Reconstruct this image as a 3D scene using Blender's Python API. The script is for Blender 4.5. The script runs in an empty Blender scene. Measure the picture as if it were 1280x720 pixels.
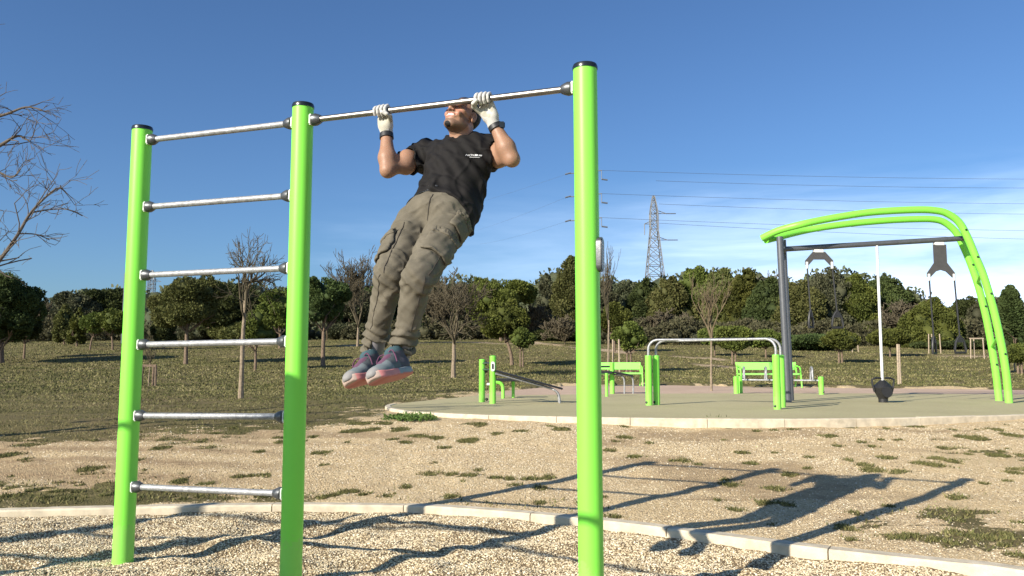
import bpy, bmesh, math, random
import numpy as np
from mathutils import Vector, Matrix, noise
from mathutils.bvhtree import BVHTree
R = math.radians
S = bpy.context.scene
C = bpy.context.scene.collection
random.seed(7); RNG = np.random.default_rng(11)

# ------------------------------------------------------------------ camera
FPX = 1000.0; CAMH = 1.145; PITCH = math.atan(95.0/FPX)
cd = bpy.data.cameras.new('camera'); cam = bpy.data.objects.new('camera', cd); C.objects.link(cam)
cd.sensor_width = 36; cd.lens = 36*FPX/1280; cd.clip_start = .05; cd.clip_end = 4000
cam.location = (0, 0, CAMH); cam.rotation_euler = (R(90)+PITCH, 0, 0)
S.camera = cam
cp, sp = math.cos(PITCH), math.sin(PITCH)
def ray(px, py):
    x = (px-640)/FPX; y = (360-py)/FPX
    return Vector((x, cp - y*sp, sp + y*cp))
def at(px, py, Y):                       # photo pixel -> world point at distance Y
    d = ray(px, py); t = Y/d.y
    return Vector((d.x*t, Y, CAMH + d.z*t))

# ------------------------------------------------------------------ terrain height
_zy = [-60, 4, 6.2, 7, 8, 9, 11.3, 14, 17, 28, 34, 45, 60, 85, 110, 200, 700]
_zz = [.07, .07, .07, .10, .15, .21, .355, .38, .41, .50, .75, 1.35, 2.3, 3.8, 4.6, 5.2, 5.2]
_ys = np.linspace(-60, 700, 7601)
_zs = np.interp(_ys, _zy, _zz)
_k = np.ones(13)/13; _zs = np.convolve(np.pad(_zs, 6, mode='edge'), _k, 'valid')
def zprof(Y): return np.interp(Y, _ys, _zs)
def hsh(i, j, s):
    v = np.sin(i*127.1 + j*311.7 + s*74.7)*43758.5453
    return v - np.floor(v)
def vnoise(x, y, s=0):
    x = np.asarray(x, float); y = np.asarray(y, float)
    i = np.floor(x); j = np.floor(y); fx = x-i; fy = y-j
    fx = fx*fx*(3-2*fx); fy = fy*fy*(3-2*fy)
    a = hsh(i, j, s); b = hsh(i+1, j, s); c = hsh(i, j+1, s); d = hsh(i+1, j+1, s)
    return (a*(1-fx)+b*fx)*(1-fy) + (c*(1-fx)+d*fx)*fy
def fbm(x, y, s=0, o=4):
    r = 0; a = .5; n = 0
    for k in range(o):
        r = r + a*vnoise(x*2**k, y*2**k, s+k*13); n += a; a *= .5
    return r/n
def catmull(pts, n, closed=True):
    P = [Vector(p) for p in pts]; out = []; m = len(P)
    for i in range(m if closed else m-1):
        if closed: a, b, c, d = P[i-1], P[i], P[(i+1) % m], P[(i+2) % m]
        else: a, b, c, d = P[max(i-1, 0)], P[i], P[i+1], P[min(i+2, m-1)]
        for k in range(n):
            t = k/n
            out.append(.5*((2*b) + (c-a)*t + (2*a-5*b+4*c-d)*t*t + (3*b-a-3*c+d)*t**3))
    if not closed: out.append(P[-1].copy())
    return out
PIT = catmull([(-3.85,6.0),(-2.1,6.23),(-1.18,6.23),(-.49,6.12),(.455,5.7),(1.15,5.26),(1.74,4.83),(2.27,4.52),(2.72,4.22),
               (3.1,3.2),(3.4,1.6),(3.2,-.6),(2.0,-2.8),(-.5,-4.2),(-3.5,-4.6),(-6.4,-3.6),(-8.2,-1.2),(-8.6,1.6),(-7.6,4.0),(-5.8,5.45)], 10)
PLAT = catmull([(-2.15,13.7),(-1.82,12.8),(-1.4,12.2),(-.46,11.5),(.88,11.0),(2.56,10.66),(3.84,10.62),(5.05,10.85),(6.3,11.2),(7.6,11.7),
                (9.6,12.8),(12.4,14.8),(14.6,18),(15,21.5),(13,23.6),(9,25.2),(4.6,28.2),(1.6,26.8),(0,22.3),(-.93,18.6),(-1.9,15.8),(-2.2,14.6)], 8)
def sdpoly(poly, X, Y):                  # signed distance, negative inside
    X = np.asarray(X, float); Y = np.asarray(Y, float)
    d = np.full(X.shape, 1e9); ins = np.zeros(X.shape, bool)
    n = len(poly)
    for i in range(n):
        ax, ay = poly[i][0], poly[i][1]; bx, by = poly[(i+1) % n][0], poly[(i+1) % n][1]
        ex, ey = bx-ax, by-ay; l2 = ex*ex+ey*ey
        if l2 < 1e-12: continue
        t = np.clip(((X-ax)*ex+(Y-ay)*ey)/l2, 0, 1)
        d = np.minimum(d, (X-ax-t*ex)**2+(Y-ay-t*ey)**2)
        c = ((ay > Y) != (by > Y)) & (X < ex*(Y-ay)/(ey if abs(ey) > 1e-12 else 1e-12)+ax)
        ins ^= c
    d = np.sqrt(d)
    return np.where(ins, -d, d)
def terrain(X, Y, fine=True):
    X = np.asarray(X, float); Y = np.asarray(Y, float)
    z = zprof(Y)
    far = np.clip((Y-26)/30, 0, 1)
    z = z + (fbm(X*4.5, Y*4.5, 6, 3)-.5)*.028*np.clip((Y-4)/1, 0, 1)*np.clip((16-Y)/3, 0, 1)
    z = z + far*(fbm(X*.04+7, Y*.04, 3)-.5)*.9
    z = z + np.clip((Y-60)/40, 0, 1)*np.clip(-(X)/60, -1, 1)*-.3
    if fine: z = z + (fbm(X*1.7, Y*1.7, 5)-.5)*.03 + (fbm(X*.5, Y*.5, 9, 2)-.5)*.05*np.clip((Y-6.6)/2, 0, 1)
    return z
def gz(x, y): return float(terrain(np.array([x]), np.array([y]))[0])
def ground_at(px, py):                   # photo pixel -> point where its ray meets the ground
    d = ray(px, py); lo = 2.0; Y = 2.0
    while Y < 400:
        p = d*(Y/d.y)
        if CAMH+p.z < gz(p.x, Y): break
        Y *= 1.01
    return Vector((p.x, Y, gz(p.x, Y)))
PZ = .42                                 # top of the fitness platform
def plat_at(px, py):
    d = ray(px, py); t = (PZ-CAMH)/d.z
    return Vector((d.x*t, d.y*t, PZ))

# ------------------------------------------------------------------ helpers
def tag(o, label=None, cat=None, group=None, kind=None):
    if label: o['label'] = label
    if cat: o['category'] = cat
    if group: o['group'] = group
    if kind: o['kind'] = kind
    return o
def thing(name, label, cat, loc=(0,0,0), group=None, rz=0):
    o = bpy.data.objects.new(name, None); C.objects.link(o)
    o.location = loc; o.rotation_euler = (0,0,rz); o.empty_display_size = .1
    return tag(o, label, cat, group)
def npmesh(name, V, F, mats, smooth=False, parent=None, attrs=None, local=True, mi=None):
    V = np.asarray(V, np.float32); F = np.asarray(F, np.int32)
    me = bpy.data.meshes.new(name); k = F.shape[1]
    me.vertices.add(len(V)); me.vertices.foreach_set('co', V.ravel())
    me.loops.add(F.size); me.loops.foreach_set('vertex_index', F.ravel())
    me.polygons.add(len(F)); me.polygons.foreach_set('loop_start', np.arange(0, F.size, k, dtype=np.int32))
    me.polygons.foreach_set('loop_total', np.full(len(F), k, np.int32))
    if smooth: me.polygons.foreach_set('use_smooth', np.ones(len(F), bool))
    for m in (mats if isinstance(mats, (list, tuple)) else [mats]): me.materials.append(m)
    if mi is not None: me.polygons.foreach_set('material_index', np.asarray(mi, np.int32))
    me.update(calc_edges=True)
    for an, (dom, typ, dat) in (attrs or {}).items():
        a = me.attributes.new(an, typ, dom)
        a.data.foreach_set('color' if 'COLOR' in typ else 'value', np.asarray(dat, np.float32).ravel())
    me.validate()
    o = bpy.data.objects.new(name, me); C.objects.link(o)
    if parent is not None: link_parent(o, parent)
    return o
def link_parent(o, p):                   # geometry given in world space -> keep it in place
    o.parent = p
    o.matrix_parent_inverse = Matrix.Identity(4)
    m = p_world(p).inverted()
    o.data.transform(m)
def p_world(p):
    m = Matrix.LocRotScale(p.location, p.rotation_euler, p.scale)
    return p_world(p.parent) @ m if p.parent else m
class MB:
    def __init__(s): s.bm = bmesh.new()
    def box(s, c, size, rot=None, bev=0):
        m = Matrix.Translation(c) @ (rot.to_4x4() if rot is not None else Matrix.Identity(4)) @ Matrix.Diagonal((*size, 1))
        g = bmesh.ops.create_cube(s.bm, size=1, matrix=m)
        if bev:
            es = {e for v in g['verts'] for e in v.link_edges}
            bmesh.ops.bevel(s.bm, geom=list(es), offset=bev, segments=2, affect='EDGES')
        return s
    def tube(s, pts, r, n=12, cap=True, flat=1.0, upv=None):
        pts = [Vector(p) for p in pts]; rings = []; m = len(pts)
        up = Vector((0,0,1)) if upv is None else Vector(upv)
        px = None
        for i, p in enumerate(pts):
            t = (pts[min(i+1, m-1)]-pts[max(i-1, 0)]).normalized()
            if px is None:
                px = t.cross(up)
                if px.length < .05: px = t.cross(Vector((1,0,0)))
            px = (px - t*px.dot(t)).normalized(); py = t.cross(px)
            rr = r[i] if isinstance(r, (list, tuple, np.ndarray)) else r
            rings.append([s.bm.verts.new(p + px*math.cos(2*math.pi*k/n)*rr + py*math.sin(2*math.pi*k/n)*rr*flat) for k in range(n)])
        for a, b in zip(rings, rings[1:]):
            for k in range(n):
                s.bm.faces.new((a[k], a[(k+1) % n], b[(k+1) % n], b[k]))
        if cap:
            s.bm.faces.new(rings[0][::-1]); s.bm.faces.new(rings[-1])
        return s
    def cyl(s, a, b, r, n=16, r2=None): return s.tube([a, b], [r, r if r2 is None else r2], n)
    def prism(s, pts2, o, ux, uy, nrm, th):  # outline in plane (ux,uy) at o, thickness th along nrm
        o = Vector(o); ux = Vector(ux); uy = Vector(uy); nrm = Vector(nrm)
        A = [s.bm.verts.new(o+ux*p[0]+uy*p[1]+nrm*th/2) for p in pts2]
        B = [s.bm.verts.new(o+ux*p[0]+uy*p[1]-nrm*th/2) for p in pts2]
        s.bm.faces.new(A); s.bm.faces.new(B[::-1]); n = len(A)
        for i in range(n): s.bm.faces.new((A[i], B[i], B[(i+1) % n], A[(i+1) % n]))
        return s
    def ball(s, c, r, sc=(1,1,1), seg=12):
        m = Matrix.Translation(c) @ Matrix.Diagonal((*sc, 1))
        bmesh.ops.create_uvsphere(s.bm, u_segments=seg, v_segments=seg//2+2, radius=r, matrix=m); return s
    def build(s, name, mat, parent=None, smooth=True, ang=38):
        bmesh.ops.recalc_face_normals(s.bm, faces=s.bm.faces)
        for f in s.bm.faces: f.smooth = smooth
        if smooth:
            for e in s.bm.edges:
                if len(e.link_faces) == 2 and e.calc_face_angle(0) > R(ang): e.smooth = False
        me = bpy.data.meshes.new(name); s.bm.to_mesh(me); s.bm.free(); me.materials.append(mat)
        o = bpy.data.objects.new(name, me); C.objects.link(o)
        if parent is not None: link_parent(o, parent)
        return o

# ------------------------------------------------------------------ materials
def newmat(name):
    m = bpy.data.materials.new(name); m.use_nodes = True; nt = m.node_tree
    return m, nt, nt.nodes['Principled BSDF']
def N(nt, t, **kw):
    n = nt.nodes.new(t)
    for k, v in kw.items():
        if k.startswith('i_'): n.inputs[k[2:].replace('_', ' ')].default_value = v
        else: setattr(n, k, v)
    return n
def ramp(nt, fac, stops, interp='LINEAR'):
    r = N(nt, 'ShaderNodeValToRGB'); r.color_ramp.interpolation = interp
    el = r.color_ramp.elements
    while len(el) < len(stops): el.new(.5)
    for e, (p, c) in zip(el, stops): e.position = p; e.color = (*c, 1) if len(c) == 3 else c
    nt.links.new(fac, r.inputs['Fac']); return r.outputs['Color']
def mixc(nt, fac, a, b, mode='MIX'):
    m = N(nt, 'ShaderNodeMix', data_type='RGBA', blend_type=mode)
    for s, v in ((m.inputs['Factor'], fac), (m.inputs['A'], a), (m.inputs['B'], b)):
        if hasattr(v, 'links') or isinstance(v, bpy.types.NodeSocket): nt.links.new(v, s)
        else: s.default_value = v if isinstance(v, (int, float)) else (*v, 1)
    return m.outputs['Result']
def texnoise(nt, scale, detail=4, rough=.6, coord='Object', dist=0):
    tc = N(nt, 'ShaderNodeTexCoord'); n = N(nt, 'ShaderNodeTexNoise')
    n.inputs['Scale'].default_value = scale; n.inputs['Detail'].default_value = detail; n.inputs['Roughness'].default_value = rough
    n.inputs['Distortion'].default_value = dist
    nt.links.new(tc.outputs[coord], n.inputs['Vector']); return n.outputs['Fac']
def bump(nt, bsdf, h, strength=.3, dist=.01):
    b = N(nt, 'ShaderNodeBump'); b.inputs['Strength'].default_value = strength; b.inputs['Distance'].default_value = dist
    nt.links.new(h, b.inputs['Height']); nt.links.new(b.outputs['Normal'], bsdf.inputs['Normal'])
def simple(name, col, rough=.5, metal=0, var=.12, scale=30, bmp=.0, spec=.5, bscale=None):
    m, nt, b = newmat(name)
    f = texnoise(nt, scale)
    c2 = tuple(min(1, c*(1+var)) for c in col); c1 = tuple(c*(1-var) for c in col)
    nt.links.new(ramp(nt, f, [(.3, c1), (.7, c2)]), b.inputs['Base Color'])
    b.inputs['Roughness'].default_value = rough; b.inputs['Metallic'].default_value = metal
    b.inputs['Specular IOR Level'].default_value = spec
    if bmp: bump(nt, b, texnoise(nt, bscale or scale*4), bmp, .004)
    return m
M = {}
def paint(name, col):
    m, nt, b = newmat(name)
    f = texnoise(nt, 3, 5, .7); g = texnoise(nt, 90, 3, .6)
    base = mixc(nt, ramp(nt, f, [(.45, (0,0,0)), (.8, (.25,.25,.25))]), col, tuple(c*.8+.03 for c in col))
    dirt = ramp(nt, g, [(.66, (0,0,0)), (.74, (.35,.35,.35))])
    tc = N(nt, 'ShaderNodeTexCoord'); se = N(nt, 'ShaderNodeSeparateXYZ'); nt.links.new(tc.outputs['Object'], se.inputs[0])
    ma = N(nt, 'ShaderNodeMath', operation='MULTIPLY_ADD'); nt.links.new(texnoise(nt, 26, 5, .7), ma.inputs[0]); ma.inputs[1].default_value = -.42; nt.links.new(se.outputs['Z'], ma.inputs[2])
    spl = ramp(nt, ma.outputs[0], [(0, (.16,.16,.16)), (.03, (.0,.0,.0))])
    c_ = mixc(nt, dirt, base, tuple(c*.72+.02 for c in col))
    sc = ramp(nt, texnoise(nt, 13, 8, .85, dist=2.5), [(.70, (0,0,0)), (.72, (.5,.5,.5))])
    c_ = mixc(nt, sc, c_, (.36,.55,.22))
    nt.links.new(mixc(nt, spl, c_, (.40,.34,.22)), b.inputs['Base Color'])
    b.inputs['Roughness'].default_value = .42; b.inputs['Specular IOR Level'].default_value = .35
    bump(nt, b, texnoise(nt, 220, 2), .04, .002)
    return m
M['lime'] = paint('lime_powder_coat', (.225, .74, .07))
M['bench_lime'] = paint('pale_lime_powder_coat', (.30, .76, .15))
M['steel_grey'] = simple('grey_painted_steel', (.10,.105,.115), .42, .3, .12, 12)
M['plate'] = simple('dark_grey_plate', (.065,.062,.062), .55, .1, .1, 12)
M['cap'] = simple('black_plastic_cap', (.012,.016,.018), .28, 0, .2, 20)
M['cast'] = simple('cast_aluminium', (.105,.11,.115), .40, .6, .3, 60, .15)
M['rubber'] = simple('black_rubber', (.016,.016,.017), .5, 0, .2, 40, .1)
M['board'] = simple('black_board', (.018,.018,.02), .4, 0, .2, 15)
M['white_plastic'] = simple('pale_plastic', (.62,.62,.60), .5, 0, .06, 15)
def galv():
    m, nt, b = newmat('galvanised_steel')
    f = texnoise(nt, 30, 6, .8); v = N(nt, 'ShaderNodeTexVoronoi'); v.inputs['Scale'].default_value = 120
    tc = N(nt, 'ShaderNodeTexCoord'); nt.links.new(tc.outputs['Object'], v.inputs['Vector'])
    c = mixc(nt, v.outputs['Distance'], ramp(nt, f, [(.38, (.15,.15,.155)), (.5, (.36,.365,.37)), (.62, (.62,.62,.62))]), (.3,.305,.31))
    nt.links.new(c, b.inputs['Base Color']); b.inputs['Metallic'].default_value = .5
    nt.links.new(ramp(nt, f, [(.3, (.65,.65,.65)), (.7, (.42,.42,.42))]), b.inputs['Roughness'])
    bump(nt, b, f, .35, .004); return m
M['galv'] = galv()
M['stainless'] = simple('brushed_steel', (.30,.285,.26), .33, .92, .15, 40)
M['concrete'] = simple('kerb_concrete', (.54,.47,.35), .9, 0, .22, 9, .6, .2, 160)
M['bark'] = simple('tree_bark', (.17,.125,.09), .95, 0, .4, 14, .6, .1)
M['bark_pale'] = simple('pale_young_bark', (.24,.19,.135), .9, 0, .35, 18, .5, .1)
M['twig_grey'] = simple('grey_twigs', (.12,.10,.08), .95, 0, .2, 5, 0, .1)
M['twig'] = simple('bare_twigs', (.10,.084,.055), .95, 0, .25, 5, 0, .1)
M['twig_pale'] = simple('ochre_twigs', (.14,.11,.068), .95, 0, .25, 5, 0, .1)
M['wood'] = simple('weathered_stake', (.36,.29,.21), .9, 0, .3, 22, .3, .1)
M['pylon'] = simple('pylon_steel', (.22,.225,.225), .55, .35, .1, .5)
M['wire'] = simple('wire', (.13,.15,.18), .5, .3, .1, 1)
def foliage(name, c1, c2, c3):
    m, nt, b = newmat(name)
    a = N(nt, 'ShaderNodeAttribute', attribute_name='rnd')
    oi = N(nt, 'ShaderNodeObjectInfo')
    f = texnoise(nt, 1.1, 3, .6)
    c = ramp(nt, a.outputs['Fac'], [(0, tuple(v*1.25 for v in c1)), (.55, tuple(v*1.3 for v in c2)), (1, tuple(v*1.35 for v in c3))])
    c = mixc(nt, ramp(nt, f, [(.4, (0,0,0)), (.7, (.7,.7,.7))]), c, c3)
    hs = N(nt, 'ShaderNodeHueSaturation')
    mr = N(nt, 'ShaderNodeMapRange'); mr.inputs['To Min'].default_value = .75; mr.inputs['To Max'].default_value = 1.3
    mh = N(nt, 'ShaderNodeMapRange'); mh.inputs['To Min'].default_value = .475; mh.inputs['To Max'].default_value = .515
    nt.links.new(oi.outputs['Random'], mr.inputs['Value']); nt.links.new(oi.outputs['Random'], mh.inputs['Value'])
    nt.links.new(mr.outputs['Result'], hs.inputs['Value']); nt.links.new(mh.outputs['Result'], hs.inputs['Hue'])
    nt.links.new(c, hs.inputs['Color'])
    nt.links.new(hs.outputs['Color'], b.inputs['Base Color']); b.inputs['Roughness'].default_value = .75
    b.inputs['Specular IOR Level'].default_value = .2
    tr = N(nt, 'ShaderNodeBsdfTranslucent'); nt.links.new(hs.outputs['Color'], tr.inputs['Color'])
    mx = N(nt, 'ShaderNodeMixShader'); mx.inputs['Fac'].default_value = .22
    nt.links.new(b.outputs['BSDF'], mx.inputs[1]); nt.links.new(tr.outputs['BSDF'], mx.inputs[2])
    nt.links.new(mx.outputs['Shader'], nt.nodes['Material Output'].inputs['Surface'])
    return m
M['pine'] = foliage('pine_needles', (.034,.045,.010), (.068,.085,.018), (.12,.135,.028))
M['dark_pine'] = foliage('dark_pine_needles', (.020,.030,.010), (.040,.056,.017), (.072,.090,.026))
M['olive'] = foliage('olive_foliage', (.045,.055,.018), (.085,.095,.028), (.13,.13,.045))
M['grey_leaf'] = foliage('grey_green_foliage', (.035,.042,.022), (.062,.070,.035), (.10,.10,.055))
M['brown_leaf'] = foliage('brown_twiggy_mass', (.034,.036,.018), (.060,.058,.028), (.090,.080,.045))
M['weed'] = foliage('weed_leaves', (.035,.07,.015), (.06,.11,.025), (.11,.15,.04))
def grassmat():
    m, nt, b = newmat('grass_blades')
    a = N(nt, 'ShaderNodeAttribute', attribute_name='rnd')
    c = ramp(nt, a.outputs['Fac'], [(0, (.065,.072,.024)), (.4, (.13,.128,.047)), (.65, (.205,.182,.078)), (1, (.32,.275,.15))])
    nt.links.new(c, b.inputs['Base Color']); b.inputs['Roughness'].default_value = .8; b.inputs['Specular IOR Level'].default_value = .15
    return m
M['grass'] = grassmat()
def ground_mat():
    m, nt, b = newmat('park_ground')
    tc = N(nt, 'ShaderNodeTexCoord')
    g = N(nt, 'ShaderNodeAttribute', attribute_name='grass')
    p = N(nt, 'ShaderNodeAttribute', attribute_name='path')
    def no(sc, det=5, ro=.65):
        n = N(nt, 'ShaderNodeTexNoise'); n.inputs['Scale'].default_value = sc; n.inputs['Detail'].default_value = det; n.inputs['Roughness'].default_value = ro
        nt.links.new(tc.outputs['Object'], n.inputs['Vector']); return n.outputs['Fac']
    v = N(nt, 'ShaderNodeTexVoronoi'); v.inputs['Scale'].default_value = 62; v.inputs['Randomness'].default_value = 1
    nt.links.new(tc.outputs['Object'], v.inputs['Vector'])
    stone = ramp(nt, v.outputs['Color'], [(0, (.32,.22,.11)), (.3, (.60,.45,.25)), (.7, (.76,.60,.365)), (1, (.90,.79,.55))])
    soil = ramp(nt, no(22, 6, .7), [(.3, (.48,.35,.185)), (.55, (.66,.50,.28)), (.75, (.76,.60,.36))])
    sand = mixc(nt, ramp(nt, no(1.3, 4), [(.35, (.2,.2,.2)), (.6, (.8,.8,.8))]), soil, stone)
    sand = mixc(nt, ramp(nt, no(55, 5, .8), [(.34, (.75,.75,.75)), (.46, (0,0,0))]), sand, (.22,.145,.075))
    sand = mixc(nt, ramp(nt, no(.55, 5), [(.5, (0,0,0)), (.72, (.5,.5,.5))]), sand, (.46,.33,.20))
    dr = N(nt, 'ShaderNodeAttribute', attribute_name='dirt')
    soil2 = ramp(nt, no(14, 6, .75), [(.3, (.25,.165,.095)), (.5, (.40,.29,.165)), (.72, (.56,.42,.25))])
    sand = mixc(nt, dr.outputs['Fac'], sand, soil2)
    lawn = ramp(nt, no(5, 8, .8), [(.30, (.055,.06,.02)), (.43, (.125,.118,.042)), (.56, (.20,.172,.07)), (.70, (.36,.29,.15))])
    lawn = mixc(nt, ramp(nt, no(1.1, 6, .75), [(.40, (0,0,0)), (.62, (.7,.7,.7))]), lawn, (.075,.075,.025))
    lawn = mixc(nt, ramp(nt, no(.22, 6, .7), [(.38, (0,0,0)), (.68, (.75,.75,.75))]), lawn, (.20,.15,.085))
    lawn = mixc(nt, ramp(nt, no(.09, 5, .7), [(.52, (0,0,0)), (.66, (.5,.5,.5))]), lawn, (.085,.095,.032))
    # break the edge of the grass with noise
    ad = N(nt, 'ShaderNodeMath', operation='ADD'); nt.links.new(g.outputs['Fac'], ad.inputs[0])
    sb = N(nt, 'ShaderNodeMath', operation='MULTIPLY_ADD'); nt.links.new(no(9, 6, .75), sb.inputs[0]); sb.inputs[1].default_value = 1.1; sb.inputs[2].default_value = -.55
    nt.links.new(sb.outputs[0], ad.inputs[1])
    fac = ramp(nt, ad.outputs[0], [(.42, (0,0,0)), (.58, (1,1,1))])
    col = mixc(nt, fac, sand, lawn)
    col = mixc(nt, ramp(nt, p.outputs['Fac'], [(.4, (0,0,0)), (.7, (.8,.8,.8))]), col, (.50,.38,.26))
    nt.links.new(col, b.inputs['Base Color']); b.inputs['Roughness'].default_value = .95; b.inputs['Specular IOR Level'].default_value = .1
    mx = N(nt, 'ShaderNodeMath', operation='MULTIPLY_ADD'); nt.links.new(v.outputs['Distance'], mx.inputs[0]); mx.inputs[1].default_value = -.8
    nt.links.new(no(30, 8, .8), mx.inputs[2])
    bump(nt, b, mx.outputs[0], .9, .02)
    return m
M['ground'] = ground_mat()
def gravel_mat(name, inst):
    m, nt, b = newmat(name)
    if inst:
        oi = N(nt, 'ShaderNodeObjectInfo'); f = oi.outputs['Random']
        c = ramp(nt, f, [(0, (.12,.09,.06)), (.2, (.37,.29,.175)), (.5, (.56,.46,.30)), (.8, (.70,.60,.41)), (1, (.86,.79,.62))])
    else:
        c = ramp(nt, texnoise(nt, 90, 4), [(.3, (.13,.09,.05)), (.7, (.32,.24,.145))])
    nt.links.new(c, b.inputs['Base Color']); b.inputs['Roughness'].default_value = .9; b.inputs['Specular IOR Level'].default_value = .15
    if not inst: bump(nt, b, texnoise(nt, 70, 5), .8, .02)
    return m
M['gravel'] = gravel_mat('gravel_bed', False); M['pebble'] = gravel_mat('gravel_pebble', True)
def rubberfloor(name, c1, c2, sc):
    m, nt, b = newmat(name)
    c = ramp(nt, texnoise(nt, sc, 6, .8), [(.3, c1), (.7, c2)])
    c = mixc(nt, ramp(nt, texnoise(nt, .5, 5), [(.45, (0,0,0)), (.75, (.5,.5,.5))]), c, tuple(x*.8 for x in c1))
    nt.links.new(c, b.inputs['Base Color']); b.inputs['Roughness'].default_value = .92; b.inputs['Specular IOR Level'].default_value = .12
    bump(nt, b, texnoise(nt, 60, 4), .5, .01); return m
M['soft'] = rubberfloor('beige_green_safety_surface', (.34,.30,.17), (.50,.45,.265), 40)
M['pathm'] = rubberfloor('pinkish_compacted_path', (.44,.32,.235), (.56,.42,.31), 6)
SKY_TINT=(.54,.745,1.0); SKY_STR=.075
# ------------------------------------------------------------------ ground
def axis(lo, d0, d1, hi, step, g=1.07):
    a = list(np.arange(d0, d1+1e-6, step)); s = step; x = d1
    while x < hi: s *= g; x += s; a.append(x)
    s = step; x = d0; b = []
    while x > lo: s *= g; x -= s; b.append(x)
    return np.array(b[::-1]+a)
xs = axis(-500, -7.0, 9.0, 500, .05); ys = axis(-60, 4.0, 13.0, 900, .05, 1.05)
GX, GY = np.meshgrid(xs, ys)
GZ = terrain(GX, GY)
dp = sdpoly(PIT, GX, GY)
def near(lo, d): return d
GZ = np.where(dp < .06, -.25, np.where(dp < 1.2, GZ*np.clip(dp/1.2, 0, 1) + (.066+(GZ-.07)*.3)*(1-np.clip(dp/1.2, 0, 1)), GZ))
dq = sdpoly(PLAT, GX, GY)
GZ = np.where(dq < -.12, np.minimum(GZ, .33), GZ)
GZ = np.where((dq >= -.12) & (dq < .8), np.minimum(GZ, .378 + np.clip(dq, 0, 1)*.15 + np.clip((GY-20)/6, 0, 1)*.09), GZ)
# where grass grows (0..1)
LAWN = [(-60,7.2),(-7.5,8.3),(-5.8,9.1),(-4.2,9.7),(-2.96,10.2),(-2.5,11.6),(-2.35,13.0),(-2.3,14.6),(-2.0,15.8),(-1.0,18.6),(-.1,22.3),(1.5,26.9),
        (4.6,28.3),(9,25.4),(13,23.8),(15.2,21.6),(14.8,18),(12.5,14.6),(10,11.5),(9,8.5),(12,5),(60,2),(700,2),(700,900),(-700,900),(-700,7)]
dl = sdpoly(LAWN, GX, GY)
wob = (fbm(GX*.9, GY*.9, 21)-.5)*2.4 + (fbm(GX*3.5, GY*6, 23)-.5)*2.2
grass = np.clip(.5 - (dl + wob)/1.1, 0, 1)
def spot(x, y, rx, ry, amp=1):
    global grass
    i0, i1 = np.searchsorted(ys, [y-2.2*ry, y+2.2*ry]); j0, j1 = np.searchsorted(xs, [x-2.2*rx, x+2.2*rx])
    sx = GX[i0:i1, j0:j1]; sy = GY[i0:i1, j0:j1]
    if sx.size == 0: return
    r = np.sqrt(((sx-x)/rx)**2 + ((sy-y)/ry)**2) + (fbm(sx*9, sy*9, 4)-.5)*2.0
    grass[i0:i1, j0:j1] = np.maximum(grass[i0:i1, j0:j1], np.clip(1.35-r, 0, 1)*amp)
PATCH = []
for a, b in [(20,80),(95,68),(125,75),(280,68),(280,97),(305,142),(400,153),(430,158),(463,162),(575,132),(655,135),(745,145),(815,117),(785,92),(740,173),
             (690,190),(655,222),(905,180),(960,182),(1060,147),(1050,165),(1140,138),(1160,98),(1080,123),(1240,205),(1180,210),(1250,183),(1000,68),(968,102),
             (935,147),(540,215),(85,200),(45,200),(1085,300),(1120,305),(1260,308),(1110,248),(240,130),(595,160),(880,165),(1015,160),(1270,140),(1215,140),
             (1190,350),(1230,365),(1150,345),(1060,350),(960,345),(1000,340),(1100,360),(1265,395),(1180,380),(1240,340),(360,60),(700,75),(850,70),(1100,75),(1200,75),(1250,90),(1130,95)]:
    PATCH.append((640+a/2, 500+b/2))
for a, b in [(220,177),(590,195),(655,190),(1065,187),(1170,193),(1235,196),(400,122),(1040,92),(1090,98),(1170,105),(810,163),(800,135),(930,75),(1190,62),
             (870,230),(900,235),(830,236),(960,238),(20,222),(80,226),(140,230),(200,232),(260,236),(30,240),(110,243),(180,245),(140,208),(20,140),(60,150),(1010,215),
             (960,60),(1000,75),(880,80),(900,60),(980,100),(1110,120),(1240,85)]:
    PATCH.append((a/2, 500+b/2))
PW = []
for (px, py) in PATCH:
    p = ground_at(px, py); k = random.uniform(.45, 1.25)
    rx, ry = .0105*p.y*k*1.25, .0135*p.y*k*1.1
    PW.append((p.x, p.y, rx, ry)); spot(p.x, p.y, rx, ry)
for k in range(230):                      # more, smaller ones spread over the sand
    x = random.uniform(-6, 10); y = random.uniform(5, 11)
    r = random.uniform(.03, .075)
    if float(fbm(np.array([x*.5]), np.array([y*.5]), 77)[0]) < .47: continue
    PW.append((x, y, r, r*1.4)); spot(x, y, r, r*1.4, .9)
STRIP = [(-9,7.6),(-5.2,7.3),(-4.1,7.0),(-3.0,6.75),(-1.8,6.62),(-.6,6.45),(.6,6.2),(-.6,6.15),(-2,6.3),(-4,6.1),(-6,5.3),(-9,4)]
dst = sdpoly(STRIP, GX, GY); fade = np.clip((-GX-.2)/2.6, .28, 1)
grass = np.maximum(grass, np.clip(.55-(dst+(fbm(GX*2.3, GY*3.5, 61)-.5)*1.6)/.35, 0, 1)*fade)
STR2 = [(2.3,5.6),(3.2,5.9),(4.6,5.6),(6,5.4),(6,3),(3.2,4.2),(2.8,4.6),(2.2,5.1)]
grass = np.maximum(grass, np.clip(.5-(sdpoly(STR2, GX, GY)+(fbm(GX*2.6, GY*4.5, 62)-.36)*3.2)/.3, 0, 1)*.75)
STR3 = [(4.6,8.6),(6,9.4),(9,9.6),(12,8),(9,6),(6,6.6),(4.6,7.6)]
grass = np.maximum(grass, np.clip(.5-(sdpoly(STR3, GX, GY)+(fbm(GX*2.2, GY*4.5, 63)-.33)*4.5)/.25, 0, 1)*.8)
path = np.zeros_like(grass)
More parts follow.
